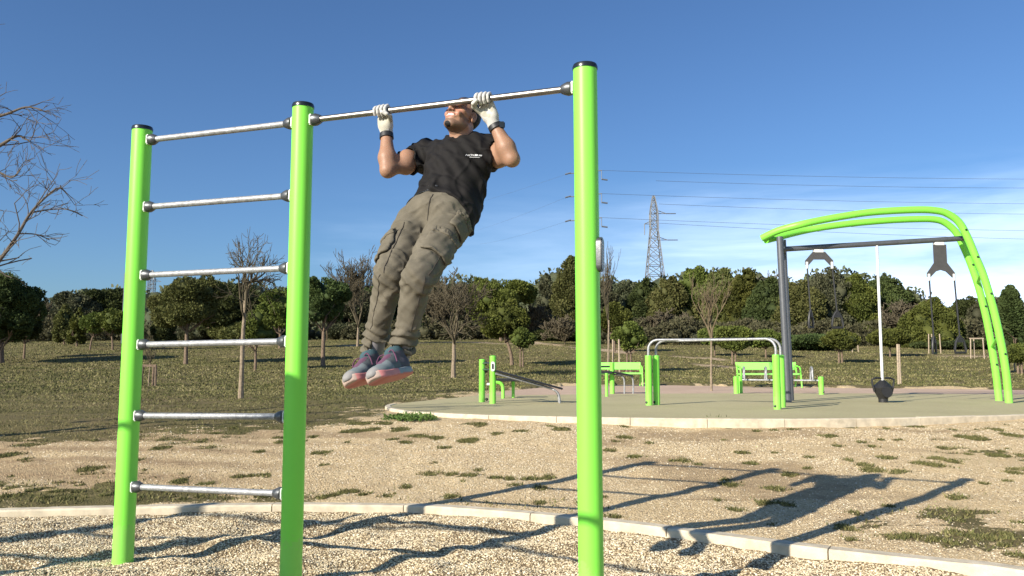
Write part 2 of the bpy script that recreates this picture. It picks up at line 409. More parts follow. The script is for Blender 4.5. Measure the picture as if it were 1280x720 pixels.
for (px0, py0, px1, py1, w) in [(590,429,720,432,1.6),(430,433,600,428,1.5),(640,425,780,441,1.3),(230,428,330,432,1.3),(845,446,900,450,.9),(870,456,920,460,.6),(1150,444,1280,449,1.0),(120,424,170,424,1.2),(200,452,262,452,.5),(300,452,330,452,.4)]:
    a = ground_at(px0, py0); b = ground_at(px1, py1)
    t = np.clip(((GX-a.x)*(b.x-a.x)+(GY-a.y)*(b.y-a.y))/((b.x-a.x)**2+(b.y-a.y)**2), 0, 1)
    d = np.hypot(GX-a.x-t*(b.x-a.x), GY-a.y-t*(b.y-a.y)) + (fbm(GX*.35, GY*.35, 8)-.5)*w*1.6
    path = np.maximum(path, np.clip(1.1-d/w, 0, 1))
dirt = np.clip((-GX-1.0)/2.2, 0, 1)*np.clip((GY-6.7)/.5, 0, 1)*np.clip((10.5-GY)/1, 0, 1)*(.55+.45*np.sin(GY*9+GX*.9+3*fbm(GX*.7,GY*.7,14)))
dirt = np.maximum(dirt, np.clip((fbm(GX*.45, GY*.9, 19)-.56)*9, 0, .8)*(GY > 6.4)*(GY < 12))
ny, nx = GX.shape
idx = np.arange(nx*ny).reshape(ny, nx)
F = np.stack([idx[:-1,:-1], idx[:-1,1:], idx[1:,1:], idx[1:,:-1]], -1).reshape(-1, 4)
V = np.stack([GX, GY, GZ], -1).reshape(-1, 3)
g = npmesh('ground', V, F, M['ground'], True, attrs={'grass': ('POINT','FLOAT',grass.ravel()), 'path': ('POINT','FLOAT',path.ravel()), 'dirt': ('POINT','FLOAT',dirt.ravel())})
tag(g, 'sandy ground and rough park lawn', None, None, 'structure')

def gsurf(X, Y):                          # height of the built ground sheet
    z = terrain(X, Y); d = sdpoly(PIT, X, Y)
    z = np.where(d < 1.2, z*np.clip(d/1.2, 0, 1)+(.066+(z-.07)*.3)*(1-np.clip(d/1.2, 0, 1)), z)
    return z
# grass blades: tufts in the patches, rough turf on the nearer lawn
bx = []; by = []; bh = []; bc = []
for (x, y, rx, ry) in PW:
    n = int(3200*rx*ry*8)+40
    a = RNG.uniform(0, 2*math.pi, n); r = np.sqrt(RNG.uniform(0, 1, n))
    bx.append(x+np.cos(a)*r*rx*.95); by.append(y+np.sin(a)*r*ry*.95); bh.append(RNG.uniform(.008, .028, n)); bc.append(RNG.uniform(0, .62, n))
n = 600000
yy = 7.5+ (RNG.uniform(0, 1, n)**2.1)*75; xx = RNG.uniform(-1, 1, n)*(yy*.75+2)
bx.append(xx); by.append(yy); bh.append(RNG.uniform(.010, .040, n)*np.clip(yy/18, .7, 1.9)); bc.append(np.clip(RNG.uniform(0, .8, n)+(fbm(xx*.8, yy*.8, 55)-.5)*.9, 0, 1))
n = 130000
xx = RNG.uniform(-6.5, 9.0, n); yy = RNG.uniform(4, 9.6, n)
bx.append(xx); by.append(yy); bh.append(RNG.uniform(.01, .032, n)); bc.append(RNG.uniform(.0, .75, n))
bx = np.concatenate(bx); by = np.concatenate(by); bh = np.concatenate(bh); bc = np.concatenate(bc)
ii = np.clip(np.searchsorted(ys, by)-1, 0, ny-2); jj = np.clip(np.searchsorted(xs, bx)-1, 0, nx-2)
gm = grass[ii, jj]*(path[ii, jj] < .4)
clump = fbm(bx*3.1, by*3.1, 31)
npat = sum(int(3200*rx*ry*8)+40 for (x, y, rx, ry) in PW)
ok = (dp[ii, jj] > .16) & (dq[ii, jj] > .1) & (RNG.uniform(0, 1, len(bx)) < np.clip(gm*1.2, 0, 1))
ok &= (np.arange(len(bx)) < npat) | (clump > .40)
bx, by, bh, bc = bx[ok], by[ok], bh[ok], bc[ok]
fx = (bx-xs[np.clip(np.searchsorted(xs,bx)-1,0,nx-2)])/(np.diff(xs)[np.clip(np.searchsorted(xs,bx)-1,0,nx-2)])
fy = (by-ys[np.clip(np.searchsorted(ys,by)-1,0,ny-2)])/(np.diff(ys)[np.clip(np.searchsorted(ys,by)-1,0,ny-2)])
ii = np.clip(np.searchsorted(ys, by)-1, 0, ny-2); jj = np.clip(np.searchsorted(xs, bx)-1, 0, nx-2)
bz = (GZ[ii,jj]*(1-fx)+GZ[ii,jj+1]*fx)*(1-fy) + (GZ[ii+1,jj]*(1-fx)+GZ[ii+1,jj+1]*fx)*fy - .003
n = len(bx); a = RNG.uniform(0, 2*math.pi, n); w = bh*RNG.uniform(.14, .36, n)*np.clip(by/12, 1, 1.8)
lx = RNG.normal(0, .6, n)*bh; ly = RNG.normal(0, .6, n)*bh
V = np.empty((n, 3, 3)); V[:,0] = np.stack([bx-np.cos(a)*w, by-np.sin(a)*w, bz], -1); V[:,1] = np.stack([bx+np.cos(a)*w, by+np.sin(a)*w, bz], -1)
V[:,2] = np.stack([bx+lx, by+ly, bz+bh], -1)
go = npmesh('grass', V.reshape(-1, 3), np.arange(3*n).reshape(-1, 3), M['grass'], attrs={'rnd': ('FACE','FLOAT',bc)})
tag(go, 'short rough grass growing in patches on the sand and over the lawn', None, None, 'stuff')

# gravel pit
gx = np.arange(-9, 4, .035); gy = np.arange(-5, 6.9, .035)
QX, QY = np.meshgrid(gx, gy)
QZ = (fbm(QX*2.3, QY*3.2, 41, 3)-.5)*.125 + (fbm(QX*6, QY*7, 45, 2)-.5)*.045
d = sdpoly(PIT, QX, QY)
QZ = QZ*np.clip(-d/.5+.35, .35, 1) + .018*np.clip(1+d/.5, 0, 1)
keep = (d < .09)
m_, n_ = QX.shape; idx = np.arange(m_*n_).reshape(m_, n_)
F = np.stack([idx[:-1,:-1], idx[:-1,1:], idx[1:,1:], idx[1:,:-1]], -1).reshape(-1, 4)
kf = (keep[:-1,:-1] & keep[:-1,1:] & keep[1:,1:] & keep[1:,:-1]).ravel()
dens = np.where((QY > 2.6) & (QX > -4.9) , 8200, 500).astype(float)
dens = np.where(d > -.02, 0, dens)
gr = npmesh('gravel', np.stack([QX, QY, QZ], -1).reshape(-1, 3), F[kf], [M['gravel'], M['pebble']], True, attrs={'dens': ('POINT','FLOAT',dens.ravel())})
tag(gr, 'loose pale gravel filling the exercise pit', None, None, 'stuff')
def gn_pebbles(o, seed):
    ng = bpy.data.node_groups.new('pebbles', 'GeometryNodeTree')
    ng.interface.new_socket('Geometry', in_out='INPUT', socket_type='NodeSocketGeometry')
    ng.interface.new_socket('Geometry', in_out='OUTPUT', socket_type='NodeSocketGeometry')
    nd = ng.nodes; L = ng.links
    gi = nd.new('NodeGroupInput'); go_ = nd.new('NodeGroupOutput')
    dpn = nd.new('GeometryNodeDistributePointsOnFaces'); dpn.inputs['Seed'].default_value = seed
    na = nd.new('GeometryNodeInputNamedAttribute'); na.data_type = 'FLOAT'; na.inputs['Name'].default_value = 'dens'
    ico = nd.new('GeometryNodeMeshIcoSphere'); ico.inputs['Radius'].default_value = .0056; ico.inputs['Subdivisions'].default_value = 1
    sm_ = nd.new('GeometryNodeSetMaterial'); sm_.inputs['Material'].default_value = M['pebble']
    inst = nd.new('GeometryNodeInstanceOnPoints')
    rs = nd.new('FunctionNodeRandomValue'); rs.data_type = 'FLOAT_VECTOR'
    rs.inputs[0].default_value = (.6,.5,.45); rs.inputs[1].default_value = (1.9,1.4,1.0)
    rr = nd.new('FunctionNodeRandomValue'); rr.data_type = 'FLOAT_VECTOR'
    rr.inputs[0].default_value = (-.6,-.6,0); rr.inputs[1].default_value = (.6,.6,6.28)
    jn = nd.new('GeometryNodeJoinGeometry')
    L.new(gi.outputs[0], dpn.inputs['Mesh']); L.new(na.outputs[0], dpn.inputs['Density'])
    L.new(ico.outputs['Mesh'], sm_.inputs['Geometry']); L.new(sm_.outputs[0], inst.inputs['Instance'])
    L.new(dpn.outputs['Points'], inst.inputs['Points']); L.new(rs.outputs[0], inst.inputs['Scale']); L.new(rr.outputs[0], inst.inputs['Rotation'])
    L.new(gi.outputs[0], jn.inputs[0]); L.new(inst.outputs[0], jn.inputs[0]); L.new(jn.outputs[0], go_.inputs[0])
    md = o.modifiers.new('pebbles', 'NODES'); md.node_group = ng
gn_pebbles(gr, 3)

# pebbles lying loose on the sand
n = 150000
yy = 4.0+7.2*RNG.uniform(0, 1, n)**1.25; xx = RNG.uniform(-1, 1, n)*(yy*.72+.8)
ii = np.clip(np.searchsorted(ys, yy)-1, 0, ny-2); jj = np.clip(np.searchsorted(xs, xx)-1, 0, nx-2)
ok = (dp[ii, jj] > .13) & (dq[ii, jj] > .15) & (grass[ii, jj] < RNG.uniform(.1, .9, n)) & (fbm(xx*1.1, yy*1.1, 91) > RNG.uniform(.2, .55, n)) & (dirt[ii, jj] < RNG.uniform(.05, 1, n))
xx, yy, ii, jj = xx[ok], yy[ok], ii[ok], jj[ok]; n = len(xx)
fx = (xx-xs[jj])/np.diff(xs)[jj]; fy = (yy-ys[ii])/np.diff(ys)[ii]
zz = (GZ[ii,jj]*(1-fx)+GZ[ii,jj+1]*fx)*(1-fy) + (GZ[ii+1,jj]*(1-fx)+GZ[ii+1,jj+1]*fx)*fy
O = np.array([[1,0,0],[0,1,0],[-1,0,0],[0,-1,0],[0,0,1.]]); OF = np.array([[0,1,4],[1,2,4],[2,3,4],[3,0,4]])
sc_ = np.stack([RNG.uniform(.005,.013,n), RNG.uniform(.004,.010,n), RNG.uniform(.003,.008,n)], -1)*np.clip(yy/8, .8, 1.2)[:,None]
an = RNG.uniform(0, 6.28, n); L_ = O[None]*sc_[:,None,:]+RNG.normal(0, .0015, (n,5,3))
X_ = L_[...,0]*np.cos(an)[:,None]-L_[...,1]*np.sin(an)[:,None]+xx[:,None]; Y_ = L_[...,0]*np.sin(an)[:,None]+L_[...,1]*np.cos(an)[:,None]+yy[:,None]
V = np.stack([X_, Y_, L_[...,2]+zz[:,None]-.001], -1).reshape(-1, 3); F = (OF[None]+np.arange(n)[:,None,None]*5).reshape(-1, 3)
pm, nt, b_ = newmat('loose_pebble'); a_ = N(nt, 'ShaderNodeAttribute', attribute_name='rnd')
nt.links.new(ramp(nt, a_.outputs['Fac'], [(0, (.10,.065,.04)), (.18, (.36,.26,.15)), (.5, (.60,.47,.28)), (.8, (.76,.64,.42)), (1, (.88,.80,.62))]), b_.inputs['Base Color']); b_.inputs['Roughness'].default_value = .9
pb_ = npmesh('pebbles', V, F, pm, True, attrs={'rnd': ('FACE','FLOAT',np.repeat(RNG.uniform(0,1,n), 4))})
tag(pb_, 'loose pale pebbles scattered over the sand', None, None, 'stuff')

# kerbs
def kerb(name, poly, w, ztop, zbot, seg, label, wob=.0, rng=None):
    P = [Vector((p[0], p[1])) for p in poly]; n = len(P)
    L = [0]
    for i in range(n): L.append(L[-1]+(P[(i+1) % n]-P[i]).length)
    tot = L[-1]
    def pt(s):
        s %= tot
        i = max(0, int(np.searchsorted(L, s, side='right'))-1); i = min(i, n-1)
        t = (s-L[i])/(L[i+1]-L[i]+1e-9); a = P[i]; b = P[(i+1) % n]
        return a+(b-a)*t, (b-a).normalized()
    k = int(tot/seg); sg = tot/k; mb = MB()
    for j in range(k):
        if rng and not rng(pt(j*sg)[0]): continue
        dz = random.uniform(-wob, wob); rings = []
        for q in range(6):
            s = j*sg + .004 + (sg-.008)*q/5
            p, t = pt(s); nrm = Vector((-t.y, t.x))      # inward
            zt = ztop(p) if callable(ztop) else ztop
            c = .012
            prof = [(-w*.0, zbot), (0, zt+dz-c), (c, zt+dz), (w-c, zt+dz), (w, zt+dz-c), (w, zbot)]
            rings.append([mb.bm.verts.new((p.x+nrm.x*a, p.y+nrm.y*a, z)) for a, z in prof])
        for a, b in zip(rings, rings[1:]):
            for q in range(5): mb.bm.faces.new((a[q], a[q+1], b[q+1], b[q]))
        mb.bm.faces.new(rings[0][::-1]); mb.bm.faces.new(rings[-1])
    o = mb.build(name, M['concrete']); tag(o, label, None, None, 'structure'); return o
def area2(P): return sum(P[i][0]*P[(i+1) % len(P)][1]-P[(i+1) % len(P)][0]*P[i][1] for i in range(len(P)))
PITo = PIT if area2(PIT) < 0 else PIT[::-1]     # clockwise: left normal points outward
kerb('pit_kerb', PITo, .12, .074, -.2, 1.0, 'curved pale concrete kerb around the gravel pit', .003)
PL = PLAT if area2(PLAT) > 0 else PLAT[::-1]    # counter-clockwise: left normal points inward
kerb('platform_kerb', PL, .10, PZ+.006, .2, 1.0, 'pale concrete kerb around the fitness platform', .004, rng=lambda p: p.y < 15 and p.x < 14)
def slab(name, poly, z, zb, mat, label):
    mb = MB(); A = [mb.bm.verts.new((p[0], p[1], z)) for p in poly]; B = [mb.bm.verts.new((p[0], p[1], zb)) for p in poly]
    mb.bm.faces.new(A); n = len(A)
    for i in range(n): mb.bm.faces.new((A[i], A[(i+1) % n], B[(i+1) % n], B[i]))
    bmesh.ops.triangulate(mb.bm, faces=[f for f in mb.bm.faces if len(f.verts) > 4])
    o = mb.build(name, mat, smooth=False); tag(o, label, None, None, 'structure'); return o
def inset(poly, d):
    n = len(poly); out = []
    for i in range(n):
        t = (Vector(poly[(i+1) % n][:2])-Vector(poly[i-1][:2])).normalized()
        out.append((poly[i][0]-t.y*d, poly[i][1]+t.x*d))
    return out
pin = inset(PL, .05)
slab('path', pin, PZ-.004, .2, M['pathm'], 'pinkish compacted path behind the fitness platform')
RUB = [p for p in inset(PL, .09) if not (p[1] > 18.6)]
# close the safety surface along a gentle back edge
ix = max(range(len(RUB)), key=lambda i: (Vector(RUB[(i+1) % len(RUB)])-Vector(RUB[i])).length)
RUB = RUB[ix+1:]+RUB[:ix+1]
a, b = Vector(RUB[-1]), Vector(RUB[0])
for k in range(1, 12):
    t = k/12; RUB.append(((a+(b-a)*t).x, (a+(b-a)*t).y + 1.6*math.sin(math.pi*t)))
slab('safety_surface', RUB, PZ, PZ-.01, M['soft'], 'beige green rubber safety surface under the exercise stations')

# weeds against the platform kerb
def weed(px, py, r, h, label, n=420):
    p = ground_at(px, py); p.z = float(gsurf(np.array([p.x]), np.array([p.y]))[0])
    pts = RNG.normal(0, 1, (n, 3)); pts /= np.linalg.norm(pts, axis=1)[:,None]; pts[:,2] = abs(pts[:,2])
    pts *= (RNG.uniform(0, 1, n)**.4)[:,None]*np.array([r, r*.8, h])
    dd = RNG.normal(0, 1, (n, 3))*.03; dd[:,2] = abs(dd[:,2])
    e = RNG.normal(0, 1, (n, 3))*.01
    c = np.array(p)+pts
    V = np.stack([c-e, c+e, c+dd], 1).reshape(-1, 3)
    o = npmesh('weed_clump', V, np.arange(3*n).reshape(-1, 3), M['weed'], attrs={'rnd': ('FACE','FLOAT',RNG.uniform(0,1,n))})
    tag(o, label, 'weed', 'weeds against the platform kerb')
weed(513, 526, .42, .085, 'low sprawling dark green weed clump in front of the platform tip', 900)
weed(896, 529, .22, .07, 'small dark weed at the foot of the kerb before the parallel bars', 420)
# ------------------------------------------------------------------ pull-up and ladder frame
def post_line(bx_, by_, tx, ty, Y, H):    # base pixel, top pixel
    a = at(bx_, by_, Y); b = at(tx, ty, Y)
    return a, b
def solve_post(tx, ty, H):
    lo, hi = 2, 8
    for _ in range(60):
        m = (lo+hi)/2
        if at(tx, ty, m).z > H: hi = m
        else: lo = m
    return at(tx, ty, lo)
HP = 2.553
def post_thing(root, top, botpx, r, name='post', label=None, z0=-.25):
    d = ray(*botpx); q = d*(top.y/d.y); bot = Vector((q.x, top.y, CAMH+q.z))
    ax = (bot-top).normalized(); t = (z0-top.z)/ax.z
    base = top+ax*t
    mb = MB(); mb.tube([base, top], r, 40)
    p = mb.build(name, M['lime'], root)
    if label: p['label'] = label
    mb = MB(); mb.tube([top-ax*-.0, top-ax*.012, top-ax*.024, top-ax*.027], [r*1.045, r*1.06, r*.98, r*.55], 36)
    mb.build('end_cap', M['cap'], p)
    def on(z): return top+ax*((z-top.z)/ax.z)
    return p, on
def joint(root, P, d, r, nm='clamp_joint'):
    # squared flange on the post then a tapered collar towards the bar
    d = d.normalized(); up = Vector((0,0,1)); s = d.cross(up).normalized(); u = s.cross(d)
    rot = Matrix((d, s, u)).transposed()
    mb = MB(); mb.box(P+d*(r+.003), (.02, .050, .060), rot, .006)
    c = mb.build('joint_flange', M['white_plastic'], root)
    mb = MB(); mb.tube([P+d*(r+.012), P+d*(r+.03), P+d*(r+.052), P+d*(r+.062)], [.033, .034, .026, .021], 20)
    return mb.build(nm, M['cast'], root)
fr = thing('pull_up_frame', 'lime green frame with three tall posts, ladder rungs and the bar the man hangs from', 'pull-up frame')
tL = solve_post(177.9, 163.5, HP); tM = solve_post(378.9, 135.5, HP); tR = solve_post(731.3, 87.5, HP)
fr.location = ((tM.x), tM.y, 0)
PR = .0575
_, onL = post_thing(fr, tL, (153.5, 702), PR, label='tall lime green post at the far end of the ladder')
_, onM = post_thing(fr, tM, (363.5, 719), PR, label='tall lime green post in the middle, shared by ladder and bar, its lower half in shadow')
_, onR = post_thing(fr, tR, (739.0, 719), PR, label='tall lime green post nearest the camera, with a small plaque on its side')
def zof(px, py, Y): return at(px, py, Y).z
for (yl, yr) in [(176, 152.5), (259.5, 243.5), (344.5, 334.5), (431, 426.5), (519.5, 521), (608, 617.5)]:
    A = onL(zof(180, yl, tL.y)); B = onM(zof(365, yr, tM.y)); d = (B-A).normalized()
    mb = MB(); mb.tube([A+d*(PR+.05), B-d*(PR+.05)], .0175, 20); mb.build('ladder_rung', M['galv'], fr)
    joint(fr, A, d, PR); joint(fr, B, -d, PR)
BA = onM(zof(385, 151.5, tM.y)); BB = onR(zof(718, 108.5, tR.y)); bd = (BB-BA).normalized()
mb = MB(); mb.tube([BA+bd*(PR+.05), BB-bd*(PR+.05)], .0165, 24); mb.build('pull_up_bar', M['stainless'], fr)
joint(fr, BA, bd, PR); joint(fr, BB, -bd, PR)
# plaque on the right post's right side
pc = onR(zof(746, 319, tR.y)); nrm = Vector((.93, -.36, 0)).normalized(); ux = Vector((.36, .93, 0)).normalized(); uz = Vector((0,0,1))
def stadium(w, h, k=10):
    r = w/2; o = []
    for i in range(k+1): a = math.pi*i/k; o.append((r*math.cos(a), h/2-r+r*math.sin(a)))
    for i in range(k+1): a = math.pi+math.pi*i/k; o.append((r*math.cos(a), -h/2+r+r*math.sin(a)))
    return o
c0 = pc+nrm*(PR+.004)
mb = MB(); mb.prism(stadium(.062, .165), c0, ux, uz, nrm, .022); pq = mb.build('plaque', M['cast'], fr)
mb = MB(); mb.prism(stadium(.050, .150), c0+nrm*.0125, ux, uz, nrm, .004); pf = mb.build('plaque_face', simple('plaque_face', (.09,.09,.10), .35, 0, .2, 80), pq)
mb = MB()
for k in range(7): mb.box(c0+nrm*.0152+uz*(.045-k*.015)+ux*(.004*(k % 2)), (.026 if k % 2 else .034, .001, .004), Matrix((ux, nrm, uz)).transposed())
mb.build('plaque_print', M['white_plastic'], pq)

# neighbouring frame out of view to the left, whose shadows cross the gravel
SUN_AZ = (.725, .69); EL = R(25.6); TAN = math.tan(EL)
def simple_frame(name, label, Ps, bars):
    rt = thing(name, label, 'pull-up frame', (Ps[0][0], Ps[0][1], 0))
    for (x, y) in Ps:
        mb = MB(); mb.tube([(x, y, -.2), (x, y, HP)], PR, 32); p = mb.build('post', M['lime'], rt)
        mb = MB(); mb.tube([(x, y, HP), (x, y, HP+.012), (x, y, HP+.024)], [PR*1.04, PR*1.05, PR*.5], 32); mb.build('end_cap', M['cap'], p)
    for (i, j, z) in bars:
        A = Vector((*Ps[i], z)); B = Vector((*Ps[j], z)); d = (B-A).normalized()
        mb = MB(); mb.tube([A+d*.1, B-d*.1], .0175, 16); mb.build('ladder_rung' if (i, j) == (0, 1) else 'pull_up_bar', M['galv'], rt)
        joint(rt, A, d, PR); joint(rt, B, -d, PR)
    return rt
mx, my = onM(1.0).x, onM(1.0).y
dsh = (HP-1.03)/TAN
P3 = (mx - SUN_AZ[0]*dsh + .014, my - SUN_AZ[1]*dsh - .012)
P2 = (P3[0]-1.55, P3[1]+.35); P1 = (P2[0]-1.08, P2[1]+.28)
P4 = (P3[0]+2.1, P3[1]-1.65)
simple_frame('pull_up_frame', 'second lime green pull-up frame standing in the gravel just left of the picture', [P1, P2, P3, P4],
             [(0,1,z) for z in (.43,.83,1.22,1.62,2.0,2.4)] + [(1,2,2.39), (2,3,2.18)])

# ------------------------------------------------------------------ suspension station with the twin arch
st = thing('suspension_station', 'large suspension trainer with twin curved lime green arch, grey posts and hanging grips', 'fitness station', (7.3, 15.5, PZ))
def z7(p): return (p[0]/2.571+930, p[1]/2.571+240)
up_ = [(58,148),(110,124),(180,105),(250,90),(330,76),(400,66),(480,60),(560,57),(610,59),(650,68),(690,96),(718,145),(745,210),(770,270),(800,370),(825,480),(842,580),(852,678)]
lo_ = [(70,155),(125,141),(190,125),(250,114),(330,103),(400,96),(480,90),(560,87),(610,88),(645,98),(680,128),(705,175),(730,235),(755,310),(780,410),(800,520),(812,600),(820,672)]
DN, DF = 15.1, 16.0
def arch(pts, D0, lean, nm, lab):
    P = [];
    for i, q in enumerate(pts):
        D = D0 if i > 1 else (D0 + (15.55-D0)*(1-i*.5))
        p = at(*z7(q), D); P.append(p)
    P = catmull([tuple(p) for p in P], 5, closed=False)
    P[-1].z = PZ-.02
    mb = MB(); mb.tube(P, .068, 16, upv=(0,-1,0)); o = mb.build(nm, M['lime'], st); o['label'] = lab
    for k in (0.62, .7, .8, .9):
        p = P[int(len(P)*k)]
        mb = MB(); mb.ball(p+Vector((0,-.068,0)), .022, seg=8); mb.build('bolt', M['cap'], o)
    return P
AN = arch(up_, DN, 0, 'arch_tube', 'lime green curved tube of the arch nearer the camera')
AF = arch(lo_, DF, 0, 'arch_tube', 'lime green curved tube of the arch farther from the camera')
for i in (len(AN)-12, len(AN)-22):
    mb = MB(); mb.tube([AN[i], AF[i]], .028, 10); mb.build('spacer', M['lime'], st)
g0 = at(985.3, 499, 15.3); g0.z = PZ; g1 = at(974.5, 296, 15.3)
mb = MB(); mb.tube([g0, g1], .062, 16); mb.build('post', M['steel_grey'], st)
h0 = at(989, 497, 16.0); h0.z = PZ; h1 = at(979, 300, 16.0)
mb = MB(); mb.tube([h0, h1], .055, 16); mb.build('post', M['steel_grey'], st)
mb = MB(); mb.tube([g1+Vector((-.01,-.0,-.02)), h1+Vector((0,0,-.02))], .03, 10); mb.build('spacer', M['steel_grey'], st)
ca = at(979, 311.5, 15.6); cb = at(1204, 298, 15.6)
mb = MB(); mb.tube([ca, cb], .052, 16); cbm = mb.build('crossbar', M['steel_grey'], st)
mb = MB(); mb.tube([g1+Vector((.02,0,-.25)), ca, h1+Vector((.02,0,-.25))], .03, 10); mb.build('spacer', M['steel_grey'], st); mb = MB(); mb.tube([min(AN, key=lambda p: (p-cb-Vector((0,-.5,0))).length), cb, min(AF, key=lambda p: (p-cb-Vector((0,.4,0))).length)], .03, 10); mb.build('spacer', M['steel_grey'], st)
def onbar(px): t = (px-979)/(1204-979); return ca+(cb-ca)*t
def hanger(px, drop, gripz, lab):
    c = onbar(px); w = .235; ux = Vector((1,0,0)); uz = Vector((0,0,1)); n = Vector((0,-1,0)); k = .066
    mb = MB(); mb.box(c+Vector((0,-.0,-.085)), (.19, .10, .07), bev=.01); wb = mb.build('white_bracket', M['white_plastic'], st)
    s = drop
    pts = [(-.125,0),(.125,0),(.125,-s),(.27,-s-.2),(.275,-s-.27),(.22,-s-.29),(.10,-s-.17),(0,-s-.14),(-.10,-s-.17),(-.22,-s-.29),(-.275,-s-.27),(-.27,-s-.2),(-.125,-s)]
    if s < .05: pts = [(-.12,0),(.12,0),(.27,-.17),(.275,-.25),(.22,-.27),(.11,-.15),(-.11,-.15),(-.22,-.27),(-.275,-.25),(-.27,-.17)]
    mb = MB(); mb.prism(pts, c+Vector((0,-.03,-.10)), ux, uz, n, .03); pl = mb.build('hanger_plate', M['plate'], st); pl['label'] = lab
    zb = -.10-s-(.25 if s > .05 else .23)
    for sgn in (-1, 1):
        q = c+Vector((sgn*.245, -.03, zb))
        mb = MB(); mb.tube([q+Vector((0,-.02,.03)), q+Vector((0,-.02,-.10))], .026, 10); mb.build('shackle', M['white_plastic'], pl)
        gz_ = gripz+random.uniform(-.02,.02); top = Vector((q.x+random.uniform(-.01,.03)+.03, q.y-.02, gz_+.30))
        mb = MB(); mb.tube([q+Vector((0,-.02,-.08)), top], .0155, 8); rp = mb.build('rope', M['rubber'], st)
        # triangular foot/hand grip
        mb = MB(); a = top
        tilt = .5 if sgn < 0 else .95
        L = [(0,.02),(-.045,-.03),(-.085,-.10),(-.115,-.24),(-.11,-.31),(.11,-.31),(.115,-.24),(.085,-.10),(.045,-.03),(0,.02)]
        mb.tube([a+Vector((x*tilt, x*(1-tilt)*.8, z)) for x, z in L], .024, 8)
        mb.prism([(-.03*tilt,.02),(.03*tilt,.02),(.078*tilt,-.11),(-.078*tilt,-.11)], a, ux, uz, n, .04)
        mb.build('grip', M['rubber'], rp)
hanger(1022.5, 0, 1.86, 'short dark grey yoke plate on the left with two long ropes')
hanger(1173, .36, 1.36, 'tall dark grey yoke plate on the right with two shorter ropes')
pa = onbar(1096); pb = at(1104, 499, 15.3); pb.z = PZ
pt_ = Vector((pb.x, pb.y, PZ+.38))
mb = MB(); mb.tube([pa, pt_], .026, 12); mb.build('swing_pole', simple('pale_pole', (.68,.68,.66), .4, .1, .05, 9), st)
mb = MB(); mb.tube([(pb.x, pb.y, PZ-.01), (pb.x, pb.y, PZ+.10)], .085, 16); mb.tube([(pb.x, pb.y, PZ+.07), (pb.x, pb.y, PZ+.12), (pb.x, pb.y, PZ+.2), (pb.x, pb.y, PZ+.28), (pb.x, pb.y, PZ+.34), (pb.x, pb.y, PZ+.42)], [.085,.11,.15,.18,.13,.045], 20)
mb.tube([(pb.x, pb.y-.15, PZ+.2), (pb.x, pb.y-.19, PZ+.2)], .10, 20)
wt = mb.build('rotating_weight', M['rubber'], st)
for s in (-1, 1):
    mb = MB(); mb.tube([pb+Vector((s*x, -.02, z)) for x, z in [(.04,.46),(.14,.46),(.21,.43),(.20,.34),(.165,.20)]], .02, 8); mb.build('handle', M['rubber'], wt)

# ------------------------------------------------------------------ parallel bars
pbars = thing('parallel_bars', 'pair of low parallel bars on four lime green posts with bent grey steel rails', 'parallel bars', (3.3, 13.4, PZ))
def base_p(px, py): return plat_at(px, py)
q = [(base_p(810.5, 507), base_p(974.5-4, 511.5)), (base_p(821.5, 506.5), base_p(977.5, 508))]
q = [((2.42, 14.05), (4.28, 12.85)), ((2.49, 13.78+.0), (4.43, 13.45))]
q = [(base_p(811.5, 506.5), base_p(977.8, 509)), (base_p(821, 506), base_p(972, 511.5))]
for i, (a, b) in enumerate(q):
    hp = .86; zr = 1.135 if i == 1 else 1.15
    for p in (a, b):
        mb = MB(); mb.tube([p+Vector((0,0,-.05)), p+Vector((0,0,hp))], .060, 24); po = mb.build('post', M['lime'], pbars)
        mb = MB(); mb.tube([p+Vector((0,0,hp)), p+Vector((0,0,hp+.012)), p+Vector((0,0,hp+.02))], [.062,.06,.03], 24); mb.build('end_cap', M['lime'], po)
        mb = MB(); mb.ball(p+Vector((-.05,-.035,.05)), .022, seg=8); mb.build('bolt', M['cap'], po)
    d = (b-a).normalized(); rr = .17; P = [a+Vector((0,0,hp-.05)), a+Vector((0,0,zr-rr))]
    for k in range(1, 8): t = k/7*math.pi/2; P.append(a+d*(rr*(1-math.cos(t)))+Vector((0,0,zr-rr+rr*math.sin(t))))
    for k in range(0, 8): t = math.pi/2-k/7*math.pi/2; P.append(b-d*(rr*(1-math.cos(t)))+Vector((0,0,zr-rr+rr*math.sin(t))))
    P.append(b+Vector((0,0,hp-.05)))
    mb = MB(); mb.tube(P, .022, 12, upv=(-d.y, d.x, 0)); mb.build('rail', M['galv'], pbars)

# ------------------------------------------------------------------ sit-up bench with two posts
sb = thing('sit_up_bench', 'inclined black sit-up bench between two short green posts at the left of the platform', 'fitness bench', (0, 14.8, PZ))
a = base_p(602.5, 502.5); b = base_p(616, 504.5)
for p, hh in ((a, .80), (b, .86)):
    mb = MB(); mb.tube([p+Vector((0,0,-.05)), p+Vector((0,0,hh))], .058, 20); po = mb.build('post', M['lime'], sb)
    mb = MB(); mb.tube([p+Vector((0,0,hh)), p+Vector((0,0,hh+.01)), p+Vector((0,0,hh+.02))], [.06,.058,.03], 20); mb.build('end_cap', M['lime'], po)
mb = MB(); mb.prism(stadium(.07, .18), b+Vector((.0,-.062,.68)), (1,0,0), (0,0,1), (0,-1,0), .012); pq = mb.build('plaque', M['white_plastic'], sb)
mb = MB(); mb.prism(stadium(.03, .10), b+Vector((.0,-.07,.68)), (1,0,0), (0,0,1), (0,-1,0), .006); mb.build('plaque_print', M['cap'], pq)
mb = MB()
for z in (.62, .80-.06): mb.tube([a+Vector((0,0,z)), b+Vector((0,0,z))], .016, 10)
mb.build('crossbar', M['cast'], sb)
